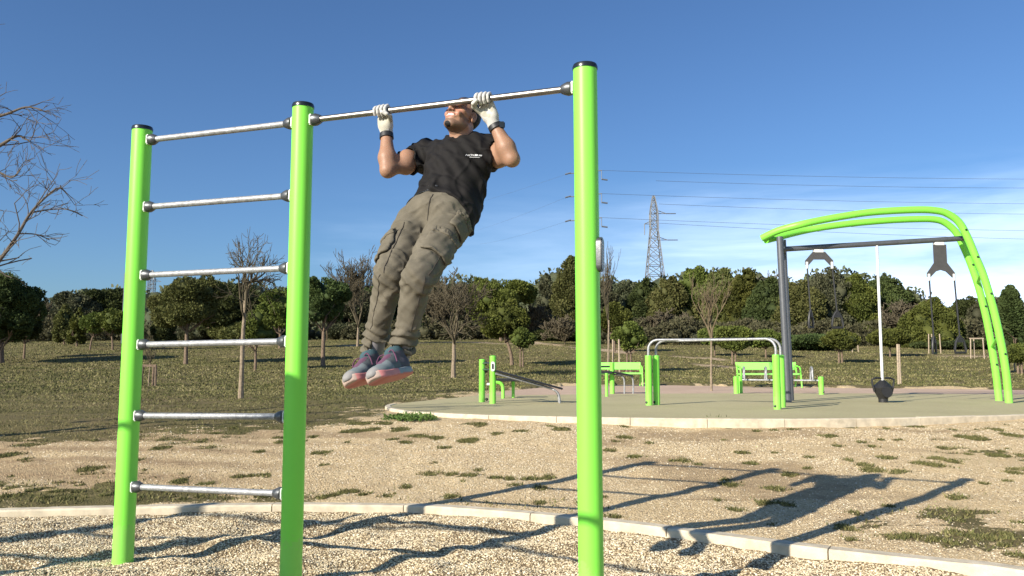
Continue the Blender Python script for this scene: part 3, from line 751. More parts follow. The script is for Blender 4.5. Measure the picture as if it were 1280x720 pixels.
for v_, r_ in (((.07,0,.60), .045), ((.07,0,.74), .04)):
    mb = MB(); mb.ball(a+Vector(v_), r_, seg=10); mb.build('foot_roller', M['rubber'], sb)
mb = MB(); mb.ball(a+Vector((.09,0,.05)), .03, seg=8); mb.build('bolt', M['rubber'], sb)
s0 = b+Vector((.05, .02, .60)); s1 = at(703, 486, 15.1)
mb = MB(); d = (s1-s0).normalized(); side = Vector((0,1,0)); nn = d.cross(side).normalized()
mb.box((s0+s1)/2, ((s1-s0).length, .36, .035), Matrix((d, side, nn)).transposed(), .01); mb.build('board', M['board'], sb)
for off in (-.13, .13):
    P = [s0+Vector((0,off,-.05)), s1+Vector((-.32,off,.035)), s1+Vector((-.16,off,-.02)), s1+Vector((-.08,off,-.10)), Vector((s1.x-.055, s1.y+off, PZ))]
    mb = MB(); mb.tube(catmull([tuple(p) for p in P], 5, False), .02, 10, upv=(0,-1,0)); mb.build('leg', M['galv'], sb)
fb = thing('flat_bench', 'low black flat bench on bent lime green legs just behind the sloping sit-up board', 'fitness bench', (.0, 17, PZ))
pa_ = base_p(629, 497.5); pb_ = base_p(641.5, 497); 
mb = MB(); mb.box(Vector(((pa_.x+pb_.x)/2-.05, pa_.y, PZ+.385)), (.62, .36, .06), None, .012); mb.build('seat', M['board'], fb)
for p, m in ((pa_, M['lime']), (pb_, M['lime'])):
    mb = MB()
    if p is pa_: mb.tube(catmull([(p.x-.26, p.y-.16, PZ+.335), (p.x-.10, p.y-.16, PZ+.335), (p.x-.02, p.y-.16, PZ+.28), (p.x, p.y-.16, PZ+.15), (p.x, p.y-.16, PZ)], 4, False), .036, 10, upv=(0,-1,0))
    else: mb.tube([(p.x, p.y, PZ), (p.x, p.y, PZ+.36)], .036, 10)
    mb.build('leg', m, fb)
mb = MB(); mb.box(Vector((pa_.x-.26, pa_.y-.2, PZ+.30)), (.18, .03, .05), None, .01); mb.build('white_label', M['white_plastic'], fb)

# black bench behind the right post
kb = thing('leg_raise_bench', 'black padded exercise bench with a single lime green post, seen beside the nearest tall post', 'fitness bench', (2.0, 18, PZ))
p0 = base_p(765.5, 492); p1 = base_p(758.5, 495.5)
mb = MB(); mb.tube([p0+Vector((0,0,-.05)), p0+Vector((0,0,.76))], .058, 20); mb.build('post', M['lime'], kb)
mb = MB(); mb.tube([p1, p1+Vector((0,0,.52))], .034, 12); mb.build('leg', M['lime'], kb)
mb = MB(); mb.tube([p0+Vector((0,0,.66)), p0+Vector((-.75,0,.66))], .022, 10); mb.build('foot_bar', M['cap'], kb)
c = p0+Vector((.0,-.12,.50)); mb = MB(); mb.box(c+Vector((-.33,0,.02)), (.62,.36,.07), None, .015); mb.build('seat', M['board'], kb)
e = at(790, 468.5, p0.y-.1); e.z = PZ+.44
dd = e-(c+Vector((0,0,.03))); mb = MB(); mb.box((e+c+Vector((0,0,.03)))/2, (dd.length,.34,.045), Matrix((dd.normalized(), Vector((0,1,0)), dd.normalized().cross(Vector((0,1,0))))).transposed(), .01); mb.build('backrest', M['board'], kb)
for px in (780.5, 791.5):
    f = base_p(px, 492.3)
    mb = MB(); mb.tube(catmull([(c.x, f.y, PZ+.47), (f.x-.16, f.y, PZ+.46), (f.x-.05, f.y, PZ+.42), (f.x, f.y, PZ+.32), (f.x, f.y, PZ)], 4, False), .02, 10, upv=(0,-1,0)); mb.build('leg', M['galv'], kb)

# hoop rail station
hr = thing('hoop_rail', 'low horizontal steel rail with small upright hoops between stubby lime green posts', 'fitness station', (5.8, 18, PZ))
hl = base_p(920.5, 492); hl2 = base_p(925.5, 491.5); hrr = base_p(1027, 493)
for p in (hl, hl2, hrr):
    mb = MB(); mb.tube([p+Vector((0,0,-.04)), p+Vector((0,0,.40))], .060, 20); po = mb.build('post', M['lime'], hr)
    mb = MB(); mb.tube([p+Vector((0,0,.40)), p+Vector((0,0,.41)), p+Vector((0,0,.425))], [.062,.06,.03], 20); mb.build('end_cap', M['lime'], po)
mb = MB(); mb.ball(hrr+Vector((.03,-.05,.06)), .025, seg=8); mb.build('bolt', M['cap'], hr)
A = hl2+Vector((0,0,.33)); B = hrr+Vector((0,0,.33)); mb = MB(); mb.tube([A, B], .024, 12); mb.build('rail', M['galv'], hr)
for px in (930.5, 958.5, 987.5, 1015.5):
    t = (px-925.5)/(1027-925.5); c = A+(B-A)*t
    mb = MB(); P = [c+Vector((-.02,.15,0))]
    for k in range(9): th = math.pi*k/8; P.append(c+Vector((0,.15*math.cos(th), .20+.12*math.sin(th))))
    P.append(c+Vector((.02,-.15,0))); P = [Vector((p.x+(.05-.1*i/len(P)), p.y, p.z)) for i, p in enumerate(P)]
    mb.tube(P, .022, 10, upv=(1,0,0)); mb.build('hoop', M['galv'], hr)

# ------------------------------------------------------------------ park benches
def bench(px0, px1, py, label):
    a = plat_at(px0, py); b = plat_at(px1, py); c = (a+b)/2; L = (b-a).length
    rt = thing('park_bench', label, 'bench', (c.x, c.y, PZ), 'lime green park benches')
    d = (b-a).normalized(); n = Vector((-d.y, d.x, 0)); u = Vector((0,0,1)); rot = Matrix((d, n, u)).transposed()
    def P(x, y, z): return c+d*x+n*y+u*z
    bk = Matrix.Rotation(R(-12), 3, 'X')
    mb = MB(); mb.box(P(0, .20, .66), (L, .022, .24), rot@bk, .006); mb.build('backrest', M['bench_lime'], rt)
    mb = MB(); mb.box(P(0, -.02, .43), (L, .42, .025), rot, .006); mb.box(P(0, -.225, .415), (L, .02, .05), rot, .004); mb.build('seat', M['bench_lime'], rt)
    for s in (-1, 1):
        x = s*(L/2-.02)
        mb = MB(); mb.tube(catmull([tuple(P(x,-.30,0)), tuple(P(x,-.24,.40)), tuple(P(x,-.20,.60)), tuple(P(x,.0,.655)), tuple(P(x,.18,.66))], 4, False), .024, 8, upv=tuple(d)); mb.build('armrest', M['lime'], rt)
        mb = MB(); mb.tube([P(x,.28,0), P(x,.12,.42), P(x,.24,.78)], .024, 8, upv=tuple(d)); mb.build('leg', M['lime'], rt)
        mb = MB(); mb.tube([P(x,-.24,.40), P(x,.12,.40)], .022, 8); mb.build('seat_support', M['lime'], rt)
bench(736, 802.5, 482.5, 'lime green park bench behind the black padded bench beside the nearest tall post')
bench(923, 999, 484.5, 'lime green park bench behind the low hoop rail, partly covered by the parallel bar posts')
# ------------------------------------------------------------------ trees
def ico_np(sub=1):
    bm = bmesh.new(); bmesh.ops.create_icosphere(bm, subdivisions=sub, radius=1)
    V = np.array([v.co[:] for v in bm.verts]); F = np.array([[v.index for v in f.verts] for f in bm.faces]); bm.free(); return V, F
ICV, ICF = ico_np(2)
def crown(name, mat, lobes, n, leaf, parent, core=.74, aspect=.45, seed=0, ncore=None):
    rg = np.random.default_rng(seed)
    Lc = np.array([l[:3] for l in lobes]); Lr = np.array([l[3:6] for l in lobes])
    wgt = (Lr.prod(1))**(2/3); idx = rg.choice(len(lobes), int(n*1.9), p=wgt/wgt.sum())
    d = rg.normal(0, 1, (len(idx), 3)); d /= np.linalg.norm(d, axis=1)[:,None]
    r = rg.uniform(.62, 1.08, len(idx))**.6
    P = Lc[idx] + d*Lr[idx]*r[:,None]
    inside = np.zeros(len(P), bool)
    for k in range(len(lobes)):
        q = np.linalg.norm((P-Lc[k])/Lr[k], axis=1); inside |= (q < .72) & (idx != k)
    # gaps between sprays of needles
    g = vnoise(P[:,0]/leaf*.22+P[:,2]/leaf*.13, P[:,1]/leaf*.22-P[:,2]/leaf*.2, seed)
    ok = (~inside) & (g > .33); P = P[ok][:n]; d = d[ok][:n]; idx = idx[ok][:n]
    m = len(P)
    ax = d + rg.normal(0, .6, (m, 3)) + np.array([0,0,.35]); ax /= np.linalg.norm(ax, axis=1)[:,None]
    s = np.cross(ax, rg.normal(0, 1, (m, 3))); s /= np.linalg.norm(s, axis=1)[:,None]
    sz = leaf*rg.uniform(.6, 1.35, m)[:,None]
    a = P - s*sz*aspect; b = P + s*sz*aspect; c = P+ax*sz*1.1 + s*sz*.25; e = P+ax*sz*.8 - s*sz*aspect*.7
    V = np.stack([a, b, c, e], 1).reshape(-1, 3); F = np.arange(4*m).reshape(-1, 4)
    lob = rg.uniform(-.22, .22, len(lobes)); rnd = np.clip(rg.uniform(.25, .75, m)+lob[idx], 0, 1)
    V2 = []; F2 = []
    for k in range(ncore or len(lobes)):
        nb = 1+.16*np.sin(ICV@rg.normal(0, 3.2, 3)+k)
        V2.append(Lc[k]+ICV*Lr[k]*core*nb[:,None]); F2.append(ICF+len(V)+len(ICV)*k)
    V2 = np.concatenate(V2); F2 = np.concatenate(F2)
    F2 = np.concatenate([F2, F2[:,2:3]], 1)  # placeholder fourth index (removed below)
    # quads and triangles in one mesh
    me = bpy.data.meshes.new(name); allV = np.concatenate([V, V2]).astype(np.float32)
    me.vertices.add(len(allV)); me.vertices.foreach_set('co', allV.ravel())
    li = np.concatenate([F.ravel(), F2[:,:3].ravel()]).astype(np.int32)
    me.loops.add(len(li)); me.loops.foreach_set('vertex_index', li)
    tot = np.concatenate([np.full(len(F), 4), np.full(len(F2), 3)]).astype(np.int32)
    me.polygons.add(len(tot)); me.polygons.foreach_set('loop_start', (np.cumsum(tot)-tot).astype(np.int32)); me.polygons.foreach_set('loop_total', tot)
    me.materials.append(mat); me.update(calc_edges=True)
    at_ = me.attributes.new('rnd', 'FLOAT', 'FACE'); at_.data.foreach_set('value', np.concatenate([rnd, np.full(len(F2), .1)]).astype(np.float32))  # core blobs take a dark leaf tone, standing in for shade inside the crown
    o = bpy.data.objects.new(name, me); C.objects.link(o); o.parent = parent
    return o
def tubes(segs, n=4):                     # list of (a, b, ra, rb) -> verts, faces
    A = np.array([s[0] for s in segs], float); B = np.array([s[1] for s in segs], float)
    ra = np.array([s[2] for s in segs]); rb = np.array([s[3] for s in segs])
    t = B-A; t /= np.maximum(np.linalg.norm(t, axis=1), 1e-9)[:,None]
    up = np.where(abs(t[:,2:3]) > .9, np.array([[1.,0,0]]), np.array([[0,0,1.]]))
    x = np.cross(t, up); x /= np.linalg.norm(x, axis=1)[:,None]; y = np.cross(t, x)
    an = np.arange(n)*2*math.pi/n; co = np.cos(an)[None,:,None]; si = np.sin(an)[None,:,None]
    ring = x[:,None,:]*co + y[:,None,:]*si
    V = np.concatenate([A[:,None,:]+ring*ra[:,None,None], B[:,None,:]+ring*rb[:,None,None]], 1)
    m = len(segs); k = np.arange(n); f = np.stack([k, (k+1) % n, (k+1) % n+n, k+n], -1)
    F = (f[None]+np.arange(m)[:,None,None]*2*n).reshape(-1, 4)
    return V.reshape(-1, 3), F
def grow(p, d, L, r, lev, out, rg, minr, spread=.55, up=.15, kids=(2,4), droop=0):
    steps = 3; a = np.array(p, float); dd = np.array(d, float)
    pts = [a]
    for k in range(steps):
        dd = dd + rg.normal(0, .13, 3) + np.array([0,0,up*.4-droop*.3]); dd /= np.linalg.norm(dd)
        b = a+dd*L/steps; r1 = r*(1-.2*(k+1)/steps*1.4)
        out.append((a, b, max(minr, r*(1-.28*k/steps)), max(minr*.8, r*(1-.28*(k+1)/steps)))); a = b; pts.append(a)
    if lev == 0: return
    nk = rg.integers(kids[0], kids[1]+1)
    for k in range(nk):
        q = pts[-1] if k < 1 else pts[rg.integers(1, len(pts))]
        nd = dd + rg.normal(0, spread, 3); nd[2] += up*.5; nd /= np.linalg.norm(nd)
        grow(q, nd, L*rg.uniform(.6, .85), r*rg.uniform(.45, .68), lev-1, out, rg, minr, spread, up, kids, droop)
def trunk_obj(par, h, r, lean=(0,0), mat=None, stems=1, topr=.6, seed=0):
    rg = random.Random(seed); mb = MB()
    for s in range(stems):
        ox = (s-(stems-1)/2)*r*3.2
        P = [(ox + lean[0]*t*t*h + rg.uniform(-.03,.03)*h*.3*t, lean[1]*t*h, -.15*(t == 0)+h*t) for t in [0,.12,.3,.5,.7,.85,1]]
        mb.tube(P, [r*1.35, r*1.05, r*.95, r*.9, r*.8, r*.7, r*topr], 9)
    o = mb.build('trunk', mat or M['bark'], None); o.parent = par; return o
NTREE = [0]
def tree(kind, px, top, wpx, D, label, mat='pine', base=.42, cat='tree', group=None, n=None, name=None, lean=(0,0), stems=1, x0=None, rough=1.0, tr=None):
    NTREE[0] += 1; sd = NTREE[0]*17+3; rg = random.Random(sd)
    X = (px-640)*0; d = ray(px, 430); X = d.x*D/d.y
    z = gz(X, D); zt = at(px, top, D).z; h = zt-z; w = wpx*D/FPX/2
    nm = name or {'umbrella':'stone_pine','dome':'stone_pine','cone':'pine_tree','cypress':'pine_tree','bush':'bush'}[kind]
    rt = thing(nm, label, cat, (X, D, z), group)
    lx = lean[0]*h*base
    lob = []
    cz = h*(base+1)/2; ch = h*(1-base)/2
    if kind == 'umbrella':
        for k in range(9):
            a = k*2.4+rg.random(); rr = .55*w*rg.uniform(.7, 1.1)
            s = w*rg.uniform(.42, .58); lob.append((lx+math.cos(a)*rr, math.sin(a)*rr, cz+ch*rg.uniform(-.42,.35), s, s, min(s*.8, ch*.55)))
        lob.append((lx, 0, cz+ch*.42, w*.58, w*.58, ch*.55)); lob.append((lx, 0, cz-ch*.2, w*.7, w*.7, ch*.6))
    elif kind == 'dome':
        for k in range(20):
            a = k*2.4+rg.random()*.6; v = rg.uniform(-.75, .8); rr = math.sqrt(max(0, 1-v*v))*.72*w
            s = w*rg.uniform(.24, .38); lob.append((lx+math.cos(a)*rr, math.sin(a)*rr, cz+ch*v*.78, s, s, min(s*.75, ch*.5)))
        lob.append((lx, 0, cz, w*.7, w*.7, ch*.78))
    elif kind in ('cone', 'cypress'):
        k0 = 16 if kind == 'cone' else 14
        for k in range(k0):
            v = (k+.5)/k0; prof = (math.sin(math.pi*min(1, v*.72+.22))**.7)*(1.02-v*.45 if kind == 'cone' else .9-v*.6)
            a = k*2.4+rg.random(); rr = w*.52*prof; s = w*rg.uniform(.36, .5)*max(.32, prof)
            lob.append((lx+math.cos(a)*rr, math.sin(a)*rr, h*base+v*(h*(1-base))*.93, s, s, s*rg.uniform(.9, 1.2)))
        lob.append((lx, 0, h*(base+.5*(1-base)), w*.5, w*.5, h*(1-base)*.42))
    elif kind == 'bush':
        for k in range(12):
            a = k*2.4; rr = .62*w*rg.uniform(.4, 1.1); s = w*rg.uniform(.3, .45)
            lob.append((math.cos(a)*rr, math.sin(a)*rr*.7, h*rg.uniform(.3, .62), s, s, h*rg.uniform(.3, .42)))
    ncore = len(lob)
    if kind in ('dome', 'cone', 'umbrella', 'cypress'):
        for k in range(16):
            l0 = lob[rg.randrange(len(lob)-1)]; v = Vector((rg.gauss(0,1), rg.gauss(0,1), rg.gauss(.4,1))).normalized(); s = l0[3]*rg.uniform(.28, .5)
            lob.append((l0[0]+v.x*l0[3]*.95, l0[1]+v.y*l0[4]*.95, l0[2]+v.z*l0[5]*.95, s, s, s*rg.uniform(.6, 1.2)))
    leaf = max(.045, 1.85*D/1000)*rough
    nn = int(2.4*(n or min(11000, 1500+ (wpx*(h*FPX/D))*1.3)))
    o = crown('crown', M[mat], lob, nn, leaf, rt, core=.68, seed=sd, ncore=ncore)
    if kind != 'bush':
        hh = h*(base+.25*(1-base)) if kind != 'cone' else h*.5
        trunk_obj(rt, hh, tr or max(.06, h*.022), (lean[0]*.9, 0), stems=stems, seed=sd)
        out = []; rgn = np.random.default_rng(sd)
        for k in range(5):
            a = rgn.uniform(0, 6.28); grow((lx*.8, 0, h*base*.86), (math.cos(a), math.sin(a), .8), h*.22, h*.011, 1, out, rgn, .012)
        V, F = tubes(out, 4); b = npmesh('branches', V, F, M['bark']); b.parent = rt
    return rt
def bare(px, top, wpx, D, label, r=None, base=.4, mat='twig', tmat='bark_pale', lev=4, seed=1, up=.3, spread=.5, cat='bare tree', group=None, minr=None, nmain=5, stems=1, kids=(2,4)):
    d = ray(px, 430); X = d.x*D/d.y; z = gz(X, D); h = at(px, top, D).z-z; w = wpx*D/FPX/2
    rt = thing('bare_tree', label, cat, (X, D, z), group); rg = np.random.default_rng(seed)
    r = r or h*.014; trunk_obj(rt, h*base, r, (.02, 0), M[tmat], stems, .75, seed)
    out = []; minr = minr or .28*D/1000*.5
    for k in range(nmain):
        a = k*2*math.pi/nmain+rg.uniform(-.5, .5); sl = w/(h*(1-base))
        dv = np.array([math.cos(a)*sl*1.1, math.sin(a)*sl*1.1, 1.0]) if k else np.array([.1, 0, 1.0]); dv /= np.linalg.norm(dv)
        grow((0.02*h*base, 0, h*base*(.97 if k < 3 else rg.uniform(.8, .97))), dv, h*(1-base)*.42, r*.62, lev, out, rg, minr, spread, up, kids)
    V, F = tubes(out, 4)
    # fit the crown to the intended height and width
    zt = V[:,2].max(); V[:,2] = h*base*.8+(V[:,2]-h*base*.8)*(h*.2+h*(1-base))/(zt-h*base*.8)
    mx_ = np.percentile(abs(V[:,0]), 98); V[:,:2] *= min(2.5, w/mx_)
    b = npmesh('branches', V, F, M[mat]); b.parent = rt
    return rt

# --- left side
tree('dome', -2, 330, 98, 42, 'large dark rounded pine cut off by the left edge', 'dark_pine', .13, name='stone_pine', n=16000, tr=.3)
tree('umbrella', 31, 388, 36, 46, 'small slim-trunked pine standing under the big dark pine at the left edge', 'dark_pine', .35)
tree('dome', 95, 362, 62, 82, 'greyish rounded tree on the left side of the dark clump left of the ladder', 'grey_leaf', .1)
tree('dome', 132, 356, 66, 84, 'dark rounded pine forming the top of the clump left of the ladder post', 'dark_pine', .12)
tree('cone', 80, 380, 34, 66, 'upright olive green pine at the left flank of the dark clump', 'olive', .12)
tree('cone', 96, 384, 26, 62, 'slim green pine second from the left in front of the dark clump', 'pine', .15)
tree('umbrella', 113, 391, 34, 58, 'small leaning pine with a crooked pale trunk in front of the dark clump', 'pine', .4, lean=(.25,0))
tree('umbrella', 141, 386, 38, 58, 'small round pine directly left of the leftmost green post', 'pine', .38, lean=(-.2,0))
bare(51, 378, 26, 95, 'distant greyish bare tree in the gap beside the big dark pine', mat='twig', lev=4, seed=5, minr=.05)
bare(66, 385, 24, 100, 'distant brownish bare bush just left of the dark clump', mat='twig', lev=4, seed=6, minr=.05, base=.15)
# --- seen through the ladder
tree('dome', 233, 346, 98, 41, 'broad light green pine with a straight trunk seen through the ladder', 'olive', .42, n=13000)
tree('dome', 275, 345, 92, 75, 'big dark round pine behind the broad pine in the ladder', 'dark_pine', .1)
tree('cone', 205, 378, 36, 60, 'small dark pine low behind the left post inside the ladder', 'dark_pine', .2)
tree('umbrella', 320, 386, 44, 36, 'small round pine just right of the thin bare tree in the ladder', 'pine', .35)
tree('dome', 350, 355, 60, 60, 'medium pine half hidden by the middle green post', 'pine', .25)
tree('dome', 404, 341, 66, 39, 'dark green pine with a dark straight trunk to the right of the middle post', 'dark_pine', .42, n=12000)
bare(303, 302, 72, 17.3, 'thin young bare tree standing on the lawn inside the ladder opening', r=.05, base=.62, lev=4, seed=12, up=.1, nmain=5, spread=.5, minr=.0045)
# --- between the middle and right posts
bare(447, 322, 70, 62, 'tall bare tree beside the trousers of the man', lev=5, seed=15, base=.25, minr=.02, nmain=6)
tree('dome', 437, 352, 70, 80, 'dark pine behind the bare tree left of the man', 'grey_leaf', .1)
tree('dome', 480, 350, 60, 85, 'dark tree behind the legs of the man', 'dark_pine', .1)
tree('cone', 516, 345, 40, 84, 'narrow dark tree just right of the legs of the man', 'dark_pine', .08)
tree('cone', 541, 337, 36, 88, 'pointed blue green pine right of the trousers of the man', 'grey_leaf', .08)
tree('dome', 575, 346, 58, 88, 'grey green tree behind the bare tree right of the man', 'grey_leaf', .1)
bare(567, 350, 82, 31, 'wide bare tree with a pale straight trunk and fine brown twigs right of the man', r=.085, base=.42, lev=5, seed=22, up=.22, nmain=7, spread=.62, minr=.012)
tree('dome', 626, 343, 88, 74, 'large round dark green stone pine between the man and the nearest post', 'pine', .16, n=14000)
tree('umbrella', 640, 378, 62, 40, 'leaning light green pine with a pale slanted trunk', 'pine', .42, lean=(-.32,0), tr=.09)
tree('umbrella', 652, 410, 30, 39, 'smallest ball shaped pine held by two stakes', 'pine', .48, tr=.04, stems=2)
bare(668, 382, 50, 76, 'low brown bare thicket tree left of the nearest post', mat='twig', lev=5, seed=31, base=.12, minr=.03, nmain=8, tmat='bark')
tree('cone', 683, 338, 38, 92, 'blue green pine left of the tall olive pine', 'grey_leaf', .06)
tree('cone', 714, 317, 70, 84, 'tall olive brown pine rising behind the nearest post', 'olive', .05, n=12000)
bare(706, 398, 50, 66, 'dark brown bare shrub at the foot of the tall olive pine', mat='twig', lev=5, seed=36, base=.1, minr=.03, nmain=8, tmat='bark')
# --- right of the near post
tree('dome', 752, 340, 40, 84, 'dark tree just right of the plaque on the nearest post', 'grey_leaf', .1)
bare(760, 318, 44, 33, 'thin straight bare sapling just right of the nearest post', r=.045, base=.45, lev=3, seed=41, up=.5, nmain=4, minr=.012)
tree('umbrella', 768, 378, 42, 52, 'round pine behind the staked pine near the right post', 'pine', .35)
tree('umbrella', 786, 402, 42, 35, 'bushy round pine on two stakes right of the nearest post', 'pine', .42, tr=.05, stems=2)
for i, (px, top, w, D, m, lab) in enumerate([
    (783, 346, 40, 92, 'grey_leaf', 'grey green forest tree left of the lattice pylon'),
    (808, 348, 44, 86, 'dark_pine', 'dark forest tree directly below the lattice pylon'),
    (838, 346, 48, 84, 'olive', 'olive forest tree just right of the lattice pylon'),
    (872, 331, 54, 86, 'pine', 'highest rounded forest tree above the left end of the parallel bars'),
    (903, 335, 54, 84, 'olive', 'broad olive forest tree above the middle of the parallel bars'),
    (934, 338, 54, 80, 'pine', 'green forest tree above the right part of the parallel bars'),
    (962, 346, 50, 76, 'dark_pine', 'dark forest tree touching the left of the grey arch posts'),
    (1000, 350, 56, 74, 'olive', 'forest tree just right of the grey arch posts'),
    (1036, 333, 62, 76, 'grey_leaf', 'high grey green forest tree behind the left hanging ropes'),
    (1070, 342, 56, 76, 'pine', 'forest tree between the left ropes and the white pole'),
    (1106, 346, 60, 78, 'dark_pine', 'dark forest tree behind the white pole'),
    (1134, 362, 34, 80, 'dark_pine', 'short dark forest tree right of the white pole'),
    (1210, 372, 44, 72, 'dark_pine', 'dark pine between the right ropes and the arch leg'),
    (1236, 368, 40, 70, 'grey_leaf', 'pine seen through the arch leg'),
    (1166, 374, 54, 60, 'pine', 'green rounded pine behind the right hanging ropes')]):
    tree('cone', px, top, w*1.75, D, lab, m, .03, n=13000, name='pine_tree')
tree('cypress', 1266, 352, 52, 46, 'pointed dark green pine at the right edge of the picture', 'dark_pine', .10, n=12000)
tree('cone', 1300, 372, 60, 52, 'pine cut off by the right edge', 'pine', .10)
bare(1144, 380, 74, 66, 'purplish brown bare tree right of the white pole', mat='twig', lev=5, seed=51, base=.12, minr=.03, nmain=9, tmat='bark')
bare(832, 392, 60, 70, 'brown bare thicket tree below the pylon', mat='twig', lev=5, seed=52, base=.12, minr=.035, nmain=10, tmat='bark')
bare(888, 352, 44, 22, 'slender bare tree with upright ochre twigs behind the parallel bars', r=.03, base=.5, lev=3, seed=53, up=.7, spread=.3, mat='twig_pale', nmain=5, minr=.004)
bare(968, 350, 50, 84, 'bare grey tree rising behind the grey arch posts', mat='twig', lev=4, seed=54, base=.2, minr=.04, nmain=7)
for i, (px, top, w, D, st_, lab) in enumerate([
    (893, 408, 40, 48, 1, 'small pine on a slanted trunk behind the middle of the parallel bars'),
    (917, 408, 46, 40, 2, 'round staked pine under the right half of the parallel bars'),
    (957, 412, 42, 46, 1, 'round pine against the grey arch posts'),
    (1050, 412, 48, 42, 2, 'round staked pine below the left hanging grips'),
    (1112, 412, 48, 47, 1, 'low round pine behind the white pole'),
    (1273, 430, 42, 34, 2, 'small staked pine at the right edge beyond the arch')]):
    tree('umbrella', px, top, w, D, lab, 'pine', .36, tr=.05, stems=st_)
for (px, top, w, D, m, lab) in [
    (1010, 418, 110, 56, 'dark_pine', 'long dark green hedge bush behind the left hanging grips'),
    (860, 404, 120, 72, 'grey_leaf', 'broad dark bush behind the left half of the parallel bars'),
    (700, 412, 90, 74, 'dark_pine', 'dark low bush at the forest edge left of the nearest post'),
    (1205, 425, 130, 58, 'dark_pine', 'long low dark bush behind the tree guard on the right'),
    (590, 405, 80, 82, 'grey_leaf', 'low scrub bush behind the wide bare tree'),
    (300, 400, 90, 74, 'olive', 'dry olive shrub mound behind the thin bare tree in the ladder'),
    (440, 402, 90, 80, 'grey_leaf', 'low scrub bush left of the man\'s shoes'),
    (250, 408, 80, 78, 'grey_leaf', 'low scrub bush behind the broad pine in the ladder')]:
    tree('bush', px, top, w, D, lab, m, 0, cat='bush', n=6500)

# the wood closing the view behind the separate trees
sky_y = [(-120,400),(0,400),(40,398),(60,402),(75,385),(150,372),(170,380),(200,368),(300,362),(330,372),(430,368),(540,358),(600,362),(650,366),(690,350),(760,358),
         (800,362),(840,358),(870,346),(940,350),(1000,362),(1050,350),(1110,360),(1140,378),(1180,392),(1230,386),(1290,384),(1400,380)]
lob = []; rg = random.Random(5)
for row, (D, dz) in enumerate([(112, 0), (104, 14), (98, 26)]):
    for px in range(-110, 1400, 15):
        ty = np.interp(px, [s[0] for s in sky_y], [s[1] for s in sky_y])-12+dz+rg.uniform(-5, 5)
        d = ray(px, 430); X = d.x*D/d.y; zt = at(px, ty, D).z; s = rg.uniform(1.6, 2.7); z = gz(X, D)
        k = 0
        while zt-s*1.1-k*1.6 > z-1 and k < 8:
            lob.append((X+rg.uniform(-.8,.8), D+rg.uniform(-2,2), zt-s*1.1-k*1.9, s, s, s*1.1)); k += 1
rt = crown('forest', M['grey_leaf'], lob, 95000, .42, None, seed=77)
tag(rt, 'far off mixed wood closing the park behind the separate trees', None, None, 'stuff')
# brushwood at the foot of the wood
lob = []
for px in range(-80, 1400, 13):
    D = 80 if px < 740 else 68; D += rg.uniform(-3, 3)
    d = ray(px, 430); X = d.x*D/d.y; z = gz(X, D); s = rg.uniform(.8, 1.5); lob.append((X, D, z+s*.5, s*1.2, s, s))
rt = crown('undergrowth', M['brown_leaf'], [l for l in lob], 70000, .17, None, core=.4, seed=78)
tag(rt, 'brown and dark brushwood along the foot of the wood', None, None, 'stuff')

# big bare tree reaching in from the left
DN_ = 9.0
b0 = at(-175, 640, DN_); b0.z = gz(b0.x, DN_)
rt = thing('bare_tree', 'big leafless tree whose twigs reach in at the left edge against the sky', 'bare tree', tuple(b0))
rgn = np.random.default_rng(61); segs = []
def limb(pts, r0, r1, lev=2, L=.45):
    P = [np.array(at(x, y, DN_+dy)) for (x, y, dy) in pts]; P = [np.array(p) for p in catmull([tuple(p) for p in P], 4, False)]
    n = len(P)
    for i in range(n-1):
        ra = r0+(r1-r0)*i/n; segs.append((P[i], P[i+1], ra, r0+(r1-r0)*(i+1)/n))
        if lev and i > n*.2:
            for q in range(1 if rgn.uniform() < .8 else 0):
                t = P[i+1]-P[i]; t /= np.linalg.norm(t); nd = t+rgn.normal(0, .55, 3); nd /= np.linalg.norm(nd)
                grow(P[i], nd, L*rgn.uniform(.35, 1.0), max(.0045, ra*.4), lev, segs, rgn, .0026, .5, .05, (2,3))
limb([(-165,480,0),(-90,420,0),(-30,365,-.3),(0,325,-.3),(23,292,-.2),(40,264,-.1),(70,236,0),(82,240,.1)], .032, .006)
limb([(38,266,-.1),(62,262,0),(85,262,0),(103,270,.1)], .010, .004, 1, .25)
limb([(23,292,-.2),(45,293,-.1),(62,300,0)], .009, .004, 1, .25)
limb([(-160,420,0),(-80,260,.2),(-30,200,.2),(0,182,.2),(22,170,.2),(36,176,.2)], .04, .006, 2, .35)
limb([(-120,330,0),(-60,170,0),(-15,150,0),(10,142,0),(32,134,0),(52,137,0)], .03, .005, 2, .30)
limb([(-90,280,.2),(-40,235,.3),(-8,215,.3),(14,222,.3),(24,214,.3)], .02, .005, 2, .30)
limb([(-60,330,-.2),(-20,330,-.2),(8,325,-.2),(24,322,-.1)], .014, .005, 2, .25)
limb([(-170,420,.5),(-220,260,.8),(-250,120,1)], .06, .01, 2, .9)
limb([(-170,420,-.2),(-140,220,0),(-120,60,.1)], .06, .01, 2, .9)
segs = [(a-np.array(b0), b-np.array(b0), c, d) for a, b, c, d in segs]
V, F = tubes(segs, 5); b = npmesh('branches', V, F, M['twig_grey']); b.parent = rt
tp = at(-168, 425, DN_)-b0
mb = MB(); mb.tube([(0,0,-.2), (0,0,.3), (tp.x*.6, 0, tp.z*.6), (tp.x, 0, tp.z)], [.17,.13,.10,.07], 12); o = mb.build('trunk', M['bark'], None); o.parent = rt

